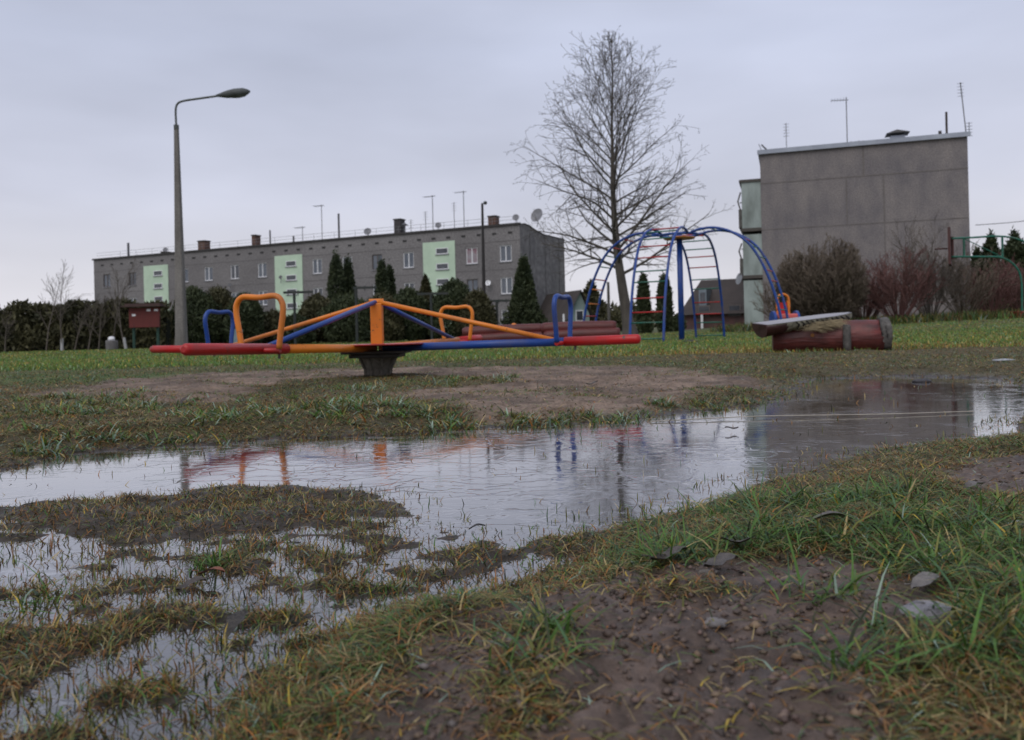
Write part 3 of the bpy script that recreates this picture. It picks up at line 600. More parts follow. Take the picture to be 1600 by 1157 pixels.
# ------------------------------------------------------------------ SPRING RIDER / toy with blue wheels
a_ = at(1226, 497, 21.5); gg = gz(a_.x, a_.y); root = empty('ride_on_cart', (a_.x, a_.y, gg), 'pink and orange playground cart with blue wheels behind the half log', 'play cart')
tz = a_.z-gg
for s in (-1, 1): MB().tube([(s*.33, 0, tz-.06), (s*.26, 0, tz-.06)], .24, 20).build('wheel', BLU, root)
PNK = paint('pink_paint', (.62, .12, .11)); MB().box(-.25, .25, -.3, .3, tz-.02, tz+.1).build('seat', PNK, root, bevel=.03)
MB().box(-.2, .2, -.28, .28, tz-.22, tz-.05).build('body', paint('pale_orange', (.7, .35, .16)), root, bevel=.03)
for s in (-1, 1): MB().tube([(s*.2, .1, tz-.3), (s*.12, .1, tz+.45)], .028, 8).build('leg', ORG, root)
MB().tube(smoothpath([(-.16, .1, tz+.2), (-.14, .1, tz+.52), (0, .1, tz+.62), (.14, .1, tz+.52), (.16, .1, tz+.2)], 5), .03, 8).build('backrest', ORG, root, smooth=True)
MB().box(-.09, .09, .07, .1, tz+.1, tz+.4).build('back_panel', RED, root)

# ------------------------------------------------------------------ BASKETBALL HOOP
YH = 35.0
A = lambda px, py, dy=0: at(px, py, YH+dy)
b0 = A(1597, 497); root = empty('basketball_hoop', (b0.x, b0.y, gz(b0.x, b0.y)), 'green arched basketball stand with dark red backboard seen edge on at far right', 'basketball hoop'); O = Vector(root.location)
for s in (-.25, .25):
    mb = MB(); mb.tube(smoothpath([A(1487, 373, s)-O, A(1520, 371.5, s)-O, A(1560, 369.5, s)-O, A(1590, 374, s)-O, A(1612, 388, s)-O, A(1618, 430, s)-O, A(1620, 495, s)-O]), .04, 8).build('upper_arm', GRN, root, smooth=True)
    mb = MB(); mb.tube(smoothpath([A(1487, 401.5, s)-O, A(1530, 401.5, s)-O, A(1565, 403, s)-O, A(1587, 417, s)-O, A(1596, 440, s)-O, A(1597, 495, s)-O]), .04, 8).build('lower_arm', GRN, root, smooth=True)
for px in (1506, 1566): MB().tube([A(px, 371)-O, A(px+.5, 402)-O], .045, 8).build('strut', GRN, root)
MB().tube([A(1506, 373)-O, A(1566, 402)-O], .02, 6).build('diagonal_brace', GRN, root)
p_ = A(1484, 387)-O; bo = MB().box(-.05, .05, -.85, .85, p_.z-.75, p_.z+.78).build('backboard', mat('board_brown', (.085, .026, .022), (.05, .02, .018), 3, .7), root, (p_.x, 0, 0)); bo.rotation_euler = (0, 0, -math.atan2(O.x+p_.x, YH)-.02)
MB().box(p_.x+.05, p_.x+.12, -.1, .1, p_.z-.5, p_.z+.45).build('backboard_bracket', mat('rusty_steel', (.09, .035, .03), None, 20, .8), root)
cxr = p_.x-.38; mb = MB(); mb.tube([(cxr+.225*math.cos(k*math.pi/8), .225*math.sin(k*math.pi/8), p_.z-.05) for k in range(17)], .02, 6); mb.tube([(p_.x-.05, 0, p_.z-.05), (cxr+.22, 0, p_.z-.05)], .03, 6); mb.build('hoop_ring', MATS['rusty_steel'], root)
q_ = A(1600, 491)-O; MB().box(q_.x-.35, q_.x+.75, -.4, .4, -.1, q_.z+.12).build('base_block', DRED, root, bevel=.02)

# ------------------------------------------------------------------ STREET LAMP
YP = 28.0
b0 = at(284, 545, YP); g_ = gz(b0.x, b0.y); root = empty('street_lamp', (b0.x, b0.y, g_), 'tall concrete street lamp with curved metal arm rising above the hedge at left', 'street lamp'); O = Vector(root.location)
LC = mat('lamp_concrete', (.21, .195, .18), (.13, .12, .11), 2, .9, .3, (1, 1, .3), fine=30)
t1 = at(275.5, 198, YP)-O
mb = MB()
for i in range(13):
    t = i/12; w_ = .17*(1-t)+.065*t; cx_, cy_, cz_ = t1.x*t, t1.y*t, t1.z*t-.1*(1-t)
    mb.v += [(cx_+sx*w_*(1 if abs(sx)+abs(sy) < 1.9 else .99), cy_+sy*w_, cz_) for sx, sy in ((-1, -.75), (-.75, -1), (.75, -1), (1, -.75), (1, .75), (.75, 1), (-.75, 1), (-1, .75))]
for i in range(12):
    for k in range(8): mb.f.append((i*8+k, i*8+(k+1) % 8, i*8+8+(k+1) % 8, i*8+8+k))
mb.f.append(tuple(range(96, 104))); mb.build('pole', LC, root)
MET = mat('dull_steel', (.10, .11, .10), (.06, .065, .06), 6, .5, 0, metal=.4)
MB().tube([t1+Vector((0, 0, -.1)), t1+Vector((0, 0, .05))], .085, 12).build('collar', MET, root)
MB().tube(smoothpath([t1, at(274.5, 175, YP)-O, at(276.5, 164, YP)-O, at(285, 158.5, YP)-O, at(310, 154.5, YP)-O, at(345, 149.5, YP)-O], 6), .035, 10).build('arm', MET, root, smooth=True)
h0, h1 = at(338, 150, YP)-O, at(391, 143, YP)-O
mb = MB(); pts = [h0.lerp(h1, t) for t in (0, .12, .3, .55, .8, .93, 1)]; mb.tube(pts, [.04, .07, .12, .155, .14, .08, .02], 14)
mb.v = [(v_[0], v_[1]*1.15, v_[2]) for v_ in mb.v]; hd = mb.build('lamp_head', mat('lamp_grey', (.09, .10, .10)), root, smooth=True)
mb = MB(); pts = [h0.lerp(h1, t)+Vector((0, 0, -.06)) for t in (.38, .5, .65, .82, .93)]; mb.tube(pts, [.04, .1, .115, .095, .03], 12); mb.build('lamp_glass', mat('lamp_glass', (.13, .14, .14), None, 5, .2), hd, smooth=True)

# ------------------------------------------------------------------ FOLIAGE AND TREES
BARK = mat('bark', (.10, .088, .072), (.06, .05, .042), 6, .9, .4, (1, 1, .3))
TWIG = mat('twig', (.155, .12, .088), (.09, .07, .052), 8, .9); REDT = mat('red_twig', (.155, .070, .062), (.10, .05, .044), 2, .85); TAN = mat('grey_twig', (.13, .11, .09), (.08, .066, .055), 3, .9)
def leaves(name, pts, size, cols, parent=None, loc=(0, 0, 0), flat=.0, m=None):
    pts = np.asarray(pts); n = len(pts); u = rng.normal(0, 1, (n, 3)); u /= np.linalg.norm(u, axis=1, keepdims=True); v_ = np.cross(u, rng.normal(0, 1, (n, 3))); v_ /= np.linalg.norm(v_, axis=1, keepdims=True)
    u[:, 2] = np.abs(u[:, 2])*.9+.25
    s = size*rng.uniform(.5, 1.4, (n, 1))
    V = np.stack([pts-u*s*.2, pts+u*s*.5-v_*s*.32, pts+u*s*1.1, pts+u*s*.5+v_*s*.32], 1)
    cl = vn(pts[:, 0]*1.8+pts[:, 1], pts[:, 2]*1.8+pts[:, 1]*.7, 5)
    c0, c1 = C3(cols[0]), C3(cols[1]); k = np.clip(cl*.7+rng.random(n)*.5-.1, 0, 1)[:, None]; cc = c0*(1-k)+c1*k
    cc = np.repeat(cc[:, None], 4, 1).reshape(-1, 3)
    return npmesh(name, V, [np.arange(n*4).reshape(-1, 4)], m or amat('evergreen', .7, .1), parent, loc, cc)
EVG = [(.026, .040, .020), (.070, .084, .036)]; EVB = [(.036, .038, .019), (.10, .092, .042)]
def crown_pts(n, rad, h, shape, seed, noise=.25):
    """surface-biased volume points; radius at t in 0..1 of the height from shape(t)"""
    r = np.random.default_rng(seed); t = r.random(n)**.9; a = r.uniform(0, 2*np.pi, n)
    lump = 1+noise*(fbm(np.cos(a)*1.8+seed, t*5+np.sin(a)*1.8, seed, 3)*1.6)
    R = rad*shape(t)*lump*np.sqrt(r.uniform(.25, 1, n))+.0
    return np.stack([R*np.cos(a), R*np.sin(a), t*h*(1+.05*r.normal(0, 1, n)*t)], -1)
def evergreen(px, wpx, ytop, Y, label, cat='shrub', name='evergreen_shrub', shape=None, n=5000, cols=EVG, group=None, seed=1, size=.13, ybase=None, noise=.25):
    b = at(px, 530, Y); g = gz(b.x, b.y) if ybase is None else zat(px, ybase, Y); h = zat(px, ytop, Y)-g; rad = wpx/2/F*Y
    shape = shape or (lambda t: np.sqrt(np.clip(1-(t*1.02-.02)**2.6, 0, 1))*(.75+.25*ss(t, 0, .25)))
    root = empty(name, (b.x, b.y, g), label, cat, group)
    leaves('crown', crown_pts(n, rad, h, shape, seed, noise), size*Y/36, cols, root)
    mb = MB(); R = random.Random(seed)
    mb.tube([(0, 0, -.1), (R.uniform(-.05, .05), 0, h*.4), (0, 0, h*.85)], [.07+.01*rad, .05, .015], 7)
    for k in range(9):
        t = .12+.75*k/9; a = k*2.4; rr = rad*float(shape(np.array([t]))[0])*.8; mb.tube([(0, 0, h*t*.8), (math.cos(a)*rr, math.sin(a)*rr, h*t*.8+.2*rr)], [.03, .008], 5)
    mb.build('trunk', BARK, root); return root
col_shape = lambda t: np.sqrt(np.clip(1-(np.abs(t-.35)/.66)**2.4, 0, 1))
cone = lambda t: np.clip(1.03-t, 0, 1)**.8*(.8+.2*ss(t, 0, .12))
# hedge along the left
hx0, hx1 = at(-420, 545, 31.5), at(262, 545, 31.5); Lh = hx1.x-hx0.x; n = 46000
u = rng.random(n); X = hx0.x+u*Lh; a = rng.random(n); top = 1.55+.20*fbm(X*1.3, X*0, 101, 3)+.22*np.abs(np.sin(X*2.6+.6*np.sin(X)))**.7
Zl = a**.85*top; Yl = 31.5+rng.uniform(-.55, .75, n)*(1-.45*a)+.12*fbm(X*2, Zl*2, 102, 2)
root = empty('thuja_hedge', (hx0.x, 31.5, gz(hx0.x, 31.5)), 'long dark clipped evergreen hedge across the left edge of the lawn', 'hedge')
leaves('foliage', np.stack([X-hx0.x, Yl-31.5, Zl], -1), .13, EVB, root)
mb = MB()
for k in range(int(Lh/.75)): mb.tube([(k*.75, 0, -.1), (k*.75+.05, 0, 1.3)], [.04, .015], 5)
mb.box(0, Lh, -.02, .35, -.1, 1.15); mb.build('stems', mat('stems_and_light_block', (.012, .014, .008)), root)  # besides the stems, a solid dark box added inside the hedge to block light
sh = [(303, 80, 458, 33, 'peaked dark evergreen just right of the street lamp'), (342, 74, 458, 34, 'broad evergreen shrub behind the large orange handle'), (383, 60, 466, 33.5, 'lower evergreen shrub right of the large orange handle'), (428, 64, 492, 35, 'low evergreen shrub below the middle mint stairwell'), (462, 52, 498, 34, 'small evergreen shrub at the first clothes post'),
      (497, 72, 468, 36, 'round evergreen shrub left of the twin columnar thujas'), (545, 84, 468, 35, 'wide evergreen shrub in front of the twin columnar thujas'), (598, 72, 466, 36, 'evergreen shrub right behind the central orange post'), (640, 66, 458, 37, 'evergreen shrub left of the right mint stairwell'), (667, 50, 441, 38, 'pointed evergreen in front of the right mint stairwell'), (712, 80, 446, 37, 'large rounded evergreen behind the small orange handle'), (745, 56, 462, 36, 'evergreen at the right end of the shrub row')]
for i, (px, wp, yt, Y, lb) in enumerate(sh):
    evergreen(px, wp*1.08, yt, Y, lb, n=13000, seed=20+i, cols=EVB if i % 2 else EVG, group='evergreen shrubs in a row before the long apartment block', size=.11, shape=cone if i == 9 else None)
for i, (px, wp, yt, Y, lb) in enumerate([(528, 30, 405, 42, 'taller of the two left columnar thujas against the long block'), (546, 24, 414, 42.5, 'shorter of the two left columnar thujas against the long block'), (599, 24, 416, 42, 'taller of the two middle columnar thujas behind the central post'), (611, 20, 424, 43, 'shorter of the two middle columnar thujas behind the central post'),
          (1007, 21, 435, 48, 'left columnar thuja seen through the front ladder'), (1040, 25, 437, 47, 'right columnar thuja beside the blue post')]):
    evergreen(px, wp, yt, Y, lb, 'thuja', 'columnar_thuja', col_shape, 8000, EVG, 'columnar thujas', 50+i, .09, noise=.06)
evergreen(821, 74, 412, 38, 'dark conical spruce in front of the block end wall', 'spruce', 'spruce_tree', cone, 14000, EVG, None, 60, .12)
evergreen(1010, 20, 500, 46, 'low dark shrub between the two thujas', 'shrub', n=1500, seed=61); 
evergreen(925, 70, 447, 75, 'grey green conifer behind the small pale house', 'conifer', 'conifer_tree', cone, 2500, EVB, None, 62, .16)
evergreen(965, 60, 492, 70, 'dark bushy mass behind the bare tree trunk', n=1800, seed=63, cols=EVB)
evergreen(1062, 18, 497, 46, 'small dark shrub at the left end of the brown roofed house', n=1200, seed=64)
for i, (px, wp, yt, Y, lb) in enumerate([(1552, 46, 376, 62, 'dark fir beyond the basketball arm at far right'), (1590, 60, 372, 58, 'tallest dark fir at the right frame edge'), (1632, 70, 380, 58, 'dark fir beyond the right frame edge'), (1530, 40, 398, 66, 'smaller fir at the corner of the right block'), (1668, 60, 400, 60, 'low fir outside the right edge')][:4]):
    evergreen(px, wp*1.3, yt, Y, lb, 'fir', 'fir_tree', lambda t: (1-t)**.55*(.7+.3*np.sin(t*17)**2)*ss(t, -.1, .15), 9000, EVG, None, 70+i, .12, noise=.45)
evergreen(1570, 110, 428, 46, 'wide dark evergreen thicket under the basketball arm', n=7000, seed=80, cols=EVB)

class Tree:
    def __init__(s, seed, sides=3): s.mb = MB(); s.R = random.Random(seed); s.tips = 0
    def branch(s, p, d, L, r, lvl, cfg):
        R = s.R; n = cfg['seg'][lvl]; pts = [p.copy()]; dd = d.normalized(); rr = [r]
        wob = cfg['wob'][lvl]; lift = cfg['lift'][lvl]
        for i in range(n):
            dd = (dd+Vector((R.gauss(0, wob), R.gauss(0, wob), R.gauss(0, wob)+lift))).normalized()
            nx_ = pts[-1]+dd*L/n
            if 'bound' in cfg:
                a_, h_ = cfg['bound']; zz = (nx_.z-h_*.45)/(h_*.55)
                if (nx_.x**2+nx_.y**2)/a_**2+zz*zz > R.uniform(.9, 1.1): break
            pts.append(nx_); rr.append(max(r*(1-.82*(i+1)/n), cfg['rmin']))
        if len(pts) < 2: return
        s.mb.tube(pts, rr, cfg['sides'][lvl], cap=False); n0 = n; n = len(pts)-1
        if lvl+1 < len(cfg['seg']):
            nc = cfg['kids'][lvl]; nc = nc if L > cfg.get('full', 0) else max(2, int(nc*L/max(cfg.get('full', .1), .1)))
            for k in range(nc):
                t = (k+R.uniform(.2, .9))/nc; t = cfg.get('t0', .15)+(1-cfg.get('t0', .15))*t; f = t*n; i = min(int(f), n-1); q = pts[i].lerp(pts[i+1], f-i)
                ax = (pts[i+1]-pts[i]).normalized(); o = ax.orthogonal().normalized(); o.rotate(Matrix.Rotation(R.uniform(0, 6.28), 3, ax))
                an = math.radians(R.uniform(*cfg['ang'])); nd = ax*math.cos(an)+o*math.sin(an); nd.z += cfg.get('up', 0)
                s.branch(q, nd, L*R.uniform(*cfg['len'])*(1.05-.55*t), max(rr[i]*.55, cfg['rmin']), lvl+1, cfg)
# the tall bare tree
YT = 30.0; tb = at(984, 518, YT); g_ = gz(tb.x, tb.y); root = empty('bare_birch_tree', (tb.x, tb.y, g_), 'tall leafless tree with fine branching crown between the two blocks', 'tree'); O = Vector(root.location)
tk = [(986, 524), (979, 490), (971, 440), (964, 390), (960, 340), (957.5, 290), (957, 240), (956, 190), (957, 140), (956, 95), (955, 62)]
TP = [at(a, b, YT)-O for a, b in tk]; TP[0].z = -.1; TPs = smoothpath(TP, 4)
def trad(t): return .225*(1-t)**1.55+.008 + .10*max(0, 1-t*14)
mb = MB(); mb.tube(TPs, [trad(i/(len(TPs)-1)) for i in range(len(TPs))], 12); mb.build('trunk', BARK, root, smooth=True)
T = Tree(5); cfg = dict(seg=[7, 4, 3, 3], wob=[.07, .12, .18, .2], lift=[.03, .01, -.01, -.02], sides=[6, 4, 3, 3], kids=[13, 7, 4, 0], ang=(22, 58), len=(.36, .58), rmin=.005, full=2.2, up=.03, t0=.12)
prof_ = [(60, 10), (80, 46), (100, 72), (150, 104), (200, 118), (250, 122), (300, 138), (350, 142), (400, 112), (440, 82)]
NL = 62
for k in range(NL):
    t = .22+.76*(k/(NL-1))**.92; f = t*(len(TPs)-1); i = min(int(f), len(TPs)-2); q = TPs[i].lerp(TPs[i+1], f-i); az_ = k*2.39996+T.R.uniform(-.4, .4)
    # tip height above start depends on level: lower limbs flatter
    el = math.radians(24+48*((t-.22)/.76)**.8+T.R.uniform(-8, 8))
    # find length so the tip meets the crown profile
    Lb = .3
    while Lb < 6:
        tipz = q.z+O.z+Lb*math.sin(el+.12); py = CY-(tipz-HC)/YT*F+4; hw = np.interp(py, [a for a, b in prof_], [b for a, b in prof_])/F*YT
        if py < 60 or Lb*math.cos(el) > hw: break
        Lb += .1
    Lb *= T.R.uniform(.84, 1.04)
    T.branch(q, Vector((math.cos(az_)*math.cos(el), math.sin(az_)*math.cos(el), math.sin(el))), Lb, max(.012, trad(t)*.4), 0, dict(cfg, lift=[.035 if t > .45 else .005, .0, -.03, -.06] if t < .5 else cfg['lift']))
T.mb.build('branches', BARK, root, smooth=True)

def bare(px, py, Y, H_, label, seed, m, name='young_bare_tree', cat='tree', stems=1, spread=.25, cfg=None, white=False, lean=0, group=None, t0=.3):
    b = at(px, py, Y); g = gz(b.x, b.y); root = empty(name, (b.x, b.y, g), label, cat, group); T = Tree(seed); R = T.R
    cfg = cfg or dict(seg=[6, 4, 3], wob=[.05, .1, .15], lift=[.02, .02, 0], sides=[5, 3, 3], kids=[12, 7, 0], ang=(20, 45), len=(.35, .6), rmin=.0045, r0=.032, up=.1, t0=t0)
    for k in range(stems):
        a = 2*math.pi*k/stems*1.0+R.uniform(-.5, .5); s_ = spread*R.uniform(.3, 1.1) if stems > 1 else 0
        T.branch(Vector((math.cos(a)*s_*.25, math.sin(a)*s_*.25, -.05)), Vector((math.cos(a)*s_+lean, math.sin(a)*s_, 1)), H_*R.uniform(.82, 1.05)*(1-.25*s_*s_ if s_ < 1.6 else .5), cfg.get('r0', .045), 0, cfg)
    T.mb.build('branches' if stems > 1 else 'trunk', m, root)
    if white: MB().tube([(0, 0, -.02), (lean*.5*.6, 0, .45)], [.06, .05], 8).build('whitewash', mat('whitewash', (.42, .42, .42)), root)
    return root
for i, (px, py, H_, wh, ln, lb) in enumerate([(97, 549, 2.9, True, .02, 'bare young fruit tree with whitewashed foot and tall fan of twigs'), (116, 549, 1.9, False, .12, 'thin bare sapling leaning right beside the whitewashed tree'), (137, 549, 1.8, False, .15, 'second thin leaning sapling before the hedge'), (154, 549, 1.9, False, .16, 'third thin leaning sapling, left of the grey bin'),
     (197, 547, 2.6, True, -.22, 'left leaning bare tree with white foot under the red notice board'), (8, 549, 1.5, False, .05, 'short bare sapling near the left frame edge'), (72, 549, 2.6, False, .0, 'bare sapling close to the left of the whitewashed tree'), (272, 547, 1.8, False, .05, 'thin bare sapling just left of the street lamp'), (176, 547, 3.0, False, .08, 'taller bare tree behind the grey bin')]):
    bare(px, py, 30.2+.1*i, H_, lb, 100+i, TAN, white=wh, lean=ln, group=None)
BC = dict(seg=[6, 4, 3], wob=[.06, .12, .16], lift=[.03, .02, .02], sides=[4, 3, 3], kids=[10, 6, 0], ang=(15, 45), len=(.3, .5), rmin=.008, up=.12, t0=.25, r0=.03)
bare(1285, 508, 36, 4.3, 'large round leafless bush before the right block', 120, TWIG, 'round_bush', 'bush', 150, 1.25, dict(BC, bound=(1.95, 4.15), kids=[14, 7, 0], rmin=.009))
bare(1232, 505, 37, 2.3, 'small leafless shrub at the left foot of the round bush', 121, TWIG, 'small_bush', 'bush', 30, .8, BC)
bare(1405, 504, 36, 3.0, 'reddish leafless bush in the middle before the right block', 122, REDT, 'red_bush', 'bush', 42, .78, BC)
bare(1350, 505, 38, 2.6, 'reddish shrub between the round bush and the red bush', 123, REDT, 'red_bush', 'bush', 40, .8, BC)
bare(1455, 502, 37, 3.3, 'grey leafless bush right of the red bush', 124, TAN, 'grey_bush', 'bush', 26, .66, BC)
bare(1505, 501, 38, 3.0, 'grey brown bush below the backboard', 125, TWIG, 'brown_bush', 'bush', 28, .7, BC)
bare(1550, 500, 39, 2.7, 'reddish bush near the basketball stand', 126, REDT, 'red_bush', 'bush', 30, .8, BC)
bare(1600, 499, 40, 2.6, 'reddish bush at the right frame edge', 127, REDT, 'red_bush', 'bush', 40, .75, BC)
bare(1440, 500, 42, 4.6, 'thin tall twiggy tree against the right block wall', 128, TAN, 'thin_tree', 'tree', 7, .25, BC)
# rough growth below the bushes
n = 9000; X = rng.uniform(9, 26, n); Y = 36+rng.normal(0, 1.0, n)-.02*(X-9); Zg = hgt(X, Y)
blades(X, Y, Zg-.02, rng.uniform(.15, .5, n), rng.uniform(.02, .05, n), np.clip(rng.normal(.5, .3, n), 0, 1.3), pal(n, X, Y, np.full(n, .55))*.75, 'rough_grass', 'unmown rough grass at the foot of the bushes', 'grass')

# ------------------------------------------------------------------ BUILDINGS
def wall_holes(mb, x0, x1, z0, z1, rects, y=0, depth=.14):
    xs_ = sorted({x0, x1, *[r[0] for r in rects], *[r[1] for r in rects]}); zs_ = sorted({z0, z1, *[r[2] for r in rects], *[r[3] for r in rects]})
    for i in range(len(xs_)-1):
        for j in range(len(zs_)-1):
            cx_, cz_ = (xs_[i]+xs_[i+1])/2, (zs_[j]+zs_[j+1])/2
            if any(r[0] < cx_ < r[1] and r[2] < cz_ < r[3] for r in rects): continue
            mb.quad((xs_[i], y, zs_[j]), (xs_[i], y, zs_[j+1]), (xs_[i+1], y, zs_[j+1]), (xs_[i+1], y, zs_[j]))
    for a, b, c_, d_ in rects:
        mb.quad((a, y, c_), (a, y-depth, c_), (a, y-depth, d_), (a, y, d_)); mb.quad((b, y, c_), (b, y, d_), (b, y-depth, d_), (b, y-depth, c_))
        mb.quad((a, y, c_), (b, y, c_), (b, y-depth, c_), (a, y-depth, c_)); mb.quad((a, y, d_), (a, y-depth, d_), (b, y-depth, d_), (b, y, d_))
WHT = mat('white_frame', (.78, .78, .80), (.68, .68, .70), 6, .5); FRB = mat('brown_frame', (.12, .10, .095), None, 6, .6)
GL = mat('window_glass', (.06, .075, .10), (.11, .125, .15), .9, .12, 0, spec=.8); GLD = mat('window_dark', (.03, .035, .045), (.07, .075, .09), 1.2, .15, spec=.8); CUR = mat('curtain', (.22, .09, .12), (.30, .28, .30), 1.2, .9)
SILL = mat('sill', (.3, .3, .32))
def window(root, u, z, w_, h_, fm, gm_, sill=True, mull=True, y=0, rec=.10):
    mb = MB(); t_ = .075; a, b = u-w_/2, u+w_/2; c_, d_ = z-h_/2, z+h_/2; f0, f1 = y-rec-.03, y-rec+.03
    mb.box(a, a+t_, f0, f1, c_, d_); mb.box(b-t_, b, f0, f1, c_, d_); mb.box(a+t_, b-t_, f0, f1, c_, c_+t_); mb.box(a+t_, b-t_, f0, f1, d_-t_, d_)
    if mull: mb.box(u-.045, u+.045, f0, f1-.003, c_+t_, d_-t_)
    wd = mb.build('window', fm, root)
    MB().quad((a, f0+.02, c_), (a, f0+.02, d_), (b, f0+.02, d_), (b, f0+.02, c_)).build('pane', gm_, wd)
    if sill: MB().box(a-.06, b+.06, y-.02, y+.07, c_-.06, c_-.005).build('sill', SILL, wd)
    return wd
C0 = at(816, 520, 71.0); C1 = at(149, 520, 93.0); dv = (C1-C0); dv.z = 0; Lf = dv.length; dv.normalize()
thb = math.atan2(dv.y, dv.x); zroof = 9.75
root = empty('long_apartment_block', (C0.x, C0.y, -.1), 'long grey three storey apartment block with mint stairwell strips behind the shrubs', 'building', rz=thb)
def fuz(px, py):
    r, u = ru(px, py); k = r/F   # X = k*Y
    t = (k*C0.y-C0.x)/(dv.x-k*dv.y); Y = C0.y+dv.y*t; return t, HC+u/F*Y+.1
WALL = mat('grey_brick_wall', (.215, .203, .203), (.150, .140, .142), .12, .92, .3, (1, 1, 1.4), fine=7)
ENDW = mat('patched_end_wall', (.24, .23, .22), (.14, .135, .135), .45, .92, .3, (1, 1, 1), fine=2.2, lo=.3, hi=.7)
MINT = mat('mint_paint', (.52, .65, .50), (.44, .56, .43), .8, .8)
cols_ = [167, 207, 288, 326, 367, 410, 496, 543, 590, 639, 738, 791]; stairs = [(225, 263), (430, 473), (662, 712)]
ww, wh_ = 1.12, 1.42; ztop = fuz(791, 396)[1]; zs3 = [ztop, ztop-2.78, ztop-5.56]
print('roof z est', fuz(816, 343)[1], fuz(149, 402)[1], 'ztop', ztop, fuz(167, 440)[1], fuz(410, 422)[1])
rects = []; wins = []
for i, px in enumerate(cols_):
    u_ = fuz(px, 440)[0]
    for j, z_ in enumerate(zs3): rects.append((u_-ww/2, u_+ww/2, z_-wh_/2, z_+wh_/2)); wins.append((u_, z_, i, j))
mb = MB(); wall_holes(mb, 0, Lf, 0, zroof-.15, rects); mb.build('front_wall', WALL, root)
BW = 10.4
for (u_, z_, i, j) in wins:
    wd_ = window(root, u_, z_, ww, wh_, FRB if (i*3+j) % 7 == 3 or (i == 0) else WHT, CUR if (i, j) == (10, 0) else (GLD if (i+j) % 3 == 1 else GL))
for px0, px1 in stairs:
    ua, ub = sorted((fuz(px0, 430)[0], fuz(px1, 430)[0])); um = (ua+ub)/2-.35; z1_ = fuz((px0+px1)/2, {225: 415, 430: 399, 662: 378}[px0])[1]
    panel = MB().box(ua, ub, .002, .05, 0.2, z1_).build('stairwell_panel', MINT, root)
    for k in range(5):
        zz = z1_-.85-1.37*k; a, b = um-.62, um+.62; f = MB().box(a, b, .05, .09, zz-.27, zz-.21).box(a, b, .05, .09, zz+.21, zz+.27).box(a, a+.06, .05, .09, zz-.21, zz+.21).box(b-.06, b, .05, .09, zz-.21, zz+.21).build('stair_window', WHT if k < 4 else FRB, panel)
        MB().box(a+.06, b-.06, .052, .062, zz-.21, zz+.21).build('pane', GLD, f)
        MB().box(a-.08, b+.08, .05, .14, zz-.34, zz-.28).build('sill', SILL, f)
# end wall with sagging roofline, back wall, roof
mb = MB(); prof = [(0, zroof-.15), (-.8, zroof+.02), (-1.8, zroof-.02), (-3.2, zroof-.28), (-5.2, zroof-.5), (-BW, zroof-.48)]
mb.quad((0, 0, 0), *[(0, y_, z_) for y_, z_ in prof], (0, -BW, 0)); mb.quad((Lf, 0, 0), *[(Lf, y_, z_) for y_, z_ in prof], (Lf, -BW, 0)); mb.quad((0, -BW, 0), (Lf, -BW, 0), (Lf, -BW, zroof-.48), (0, -BW, zroof-.48)); mb.build('end_wall', ENDW, root)
mb = MB()
for (ya, za), (yb, zb) in zip(prof[:-1], prof[1:]): mb.box(-.08, Lf+.08, yb, ya, min(za, zb), min(za, zb)+.004) if False else mb.quad((-.1, ya, za+.03), (-.1, yb, zb+.03), (Lf+.1, yb, zb+.03), (Lf+.1, ya, za+.03))
mb.box(-.1, Lf+.1, -.05, .14, zroof-.15, zroof+.02)
mb.build('roof', mat('roof_felt', (.06, .055, .055), (.04, .036, .036), .6, .9, .2), root)
mb = MB()
for k in range(3): mb.box(.002-.02, .0, -BW*(.33*k+.2)-.03, -BW*(.33*k+.2)+.03, .1, zroof-.6)
mb.build('wall_seam', mat('seam', (.07, .065, .06)), root)
mb = MB()
for zz in (zs3[0]-1.39+.02, zs3[1]-1.39+.02, zs3[0]+1.05):
    prev = 0
    for a_, b_2 in sorted([tuple(sorted((fuz(p0, 430)[0], fuz(p1, 430)[0]))) for p0, p1 in stairs])+[(Lf, Lf)]: mb.box(prev, a_-.01, .001, .008, zz-.03, zz+.03); prev = b_2+.01
mb.build('floor_seam', mat('seam_grey', (.13, .12, .12)), root)
for k in range(34):
    MB().box(Lf*(k+.6)/34.5-.2, Lf*(k+.6)/34.5+.2, .002, .03, zroof-.85, zroof-.68).build('vent', mat('vent_dark', (.03, .028, .028)), root)
mb = MB()
for k in range(int(Lf/2.4)): mb.tube([(k*2.4+.3, -.2, zroof), (k*2.4+.3, -.2, zroof+.65)], .018, 4)
for hh in (.35, .64): mb.tube([(.3, -.2, zroof+hh), (Lf-.3, -.2, zroof+hh)], .014, 4)
mb.build('roof_railing', mat('thin_steel', (.25, .25, .26)), root)
BRK = mat('chimney_brick', (.14, .075, .055), (.08, .05, .04), 3, .9, .3)
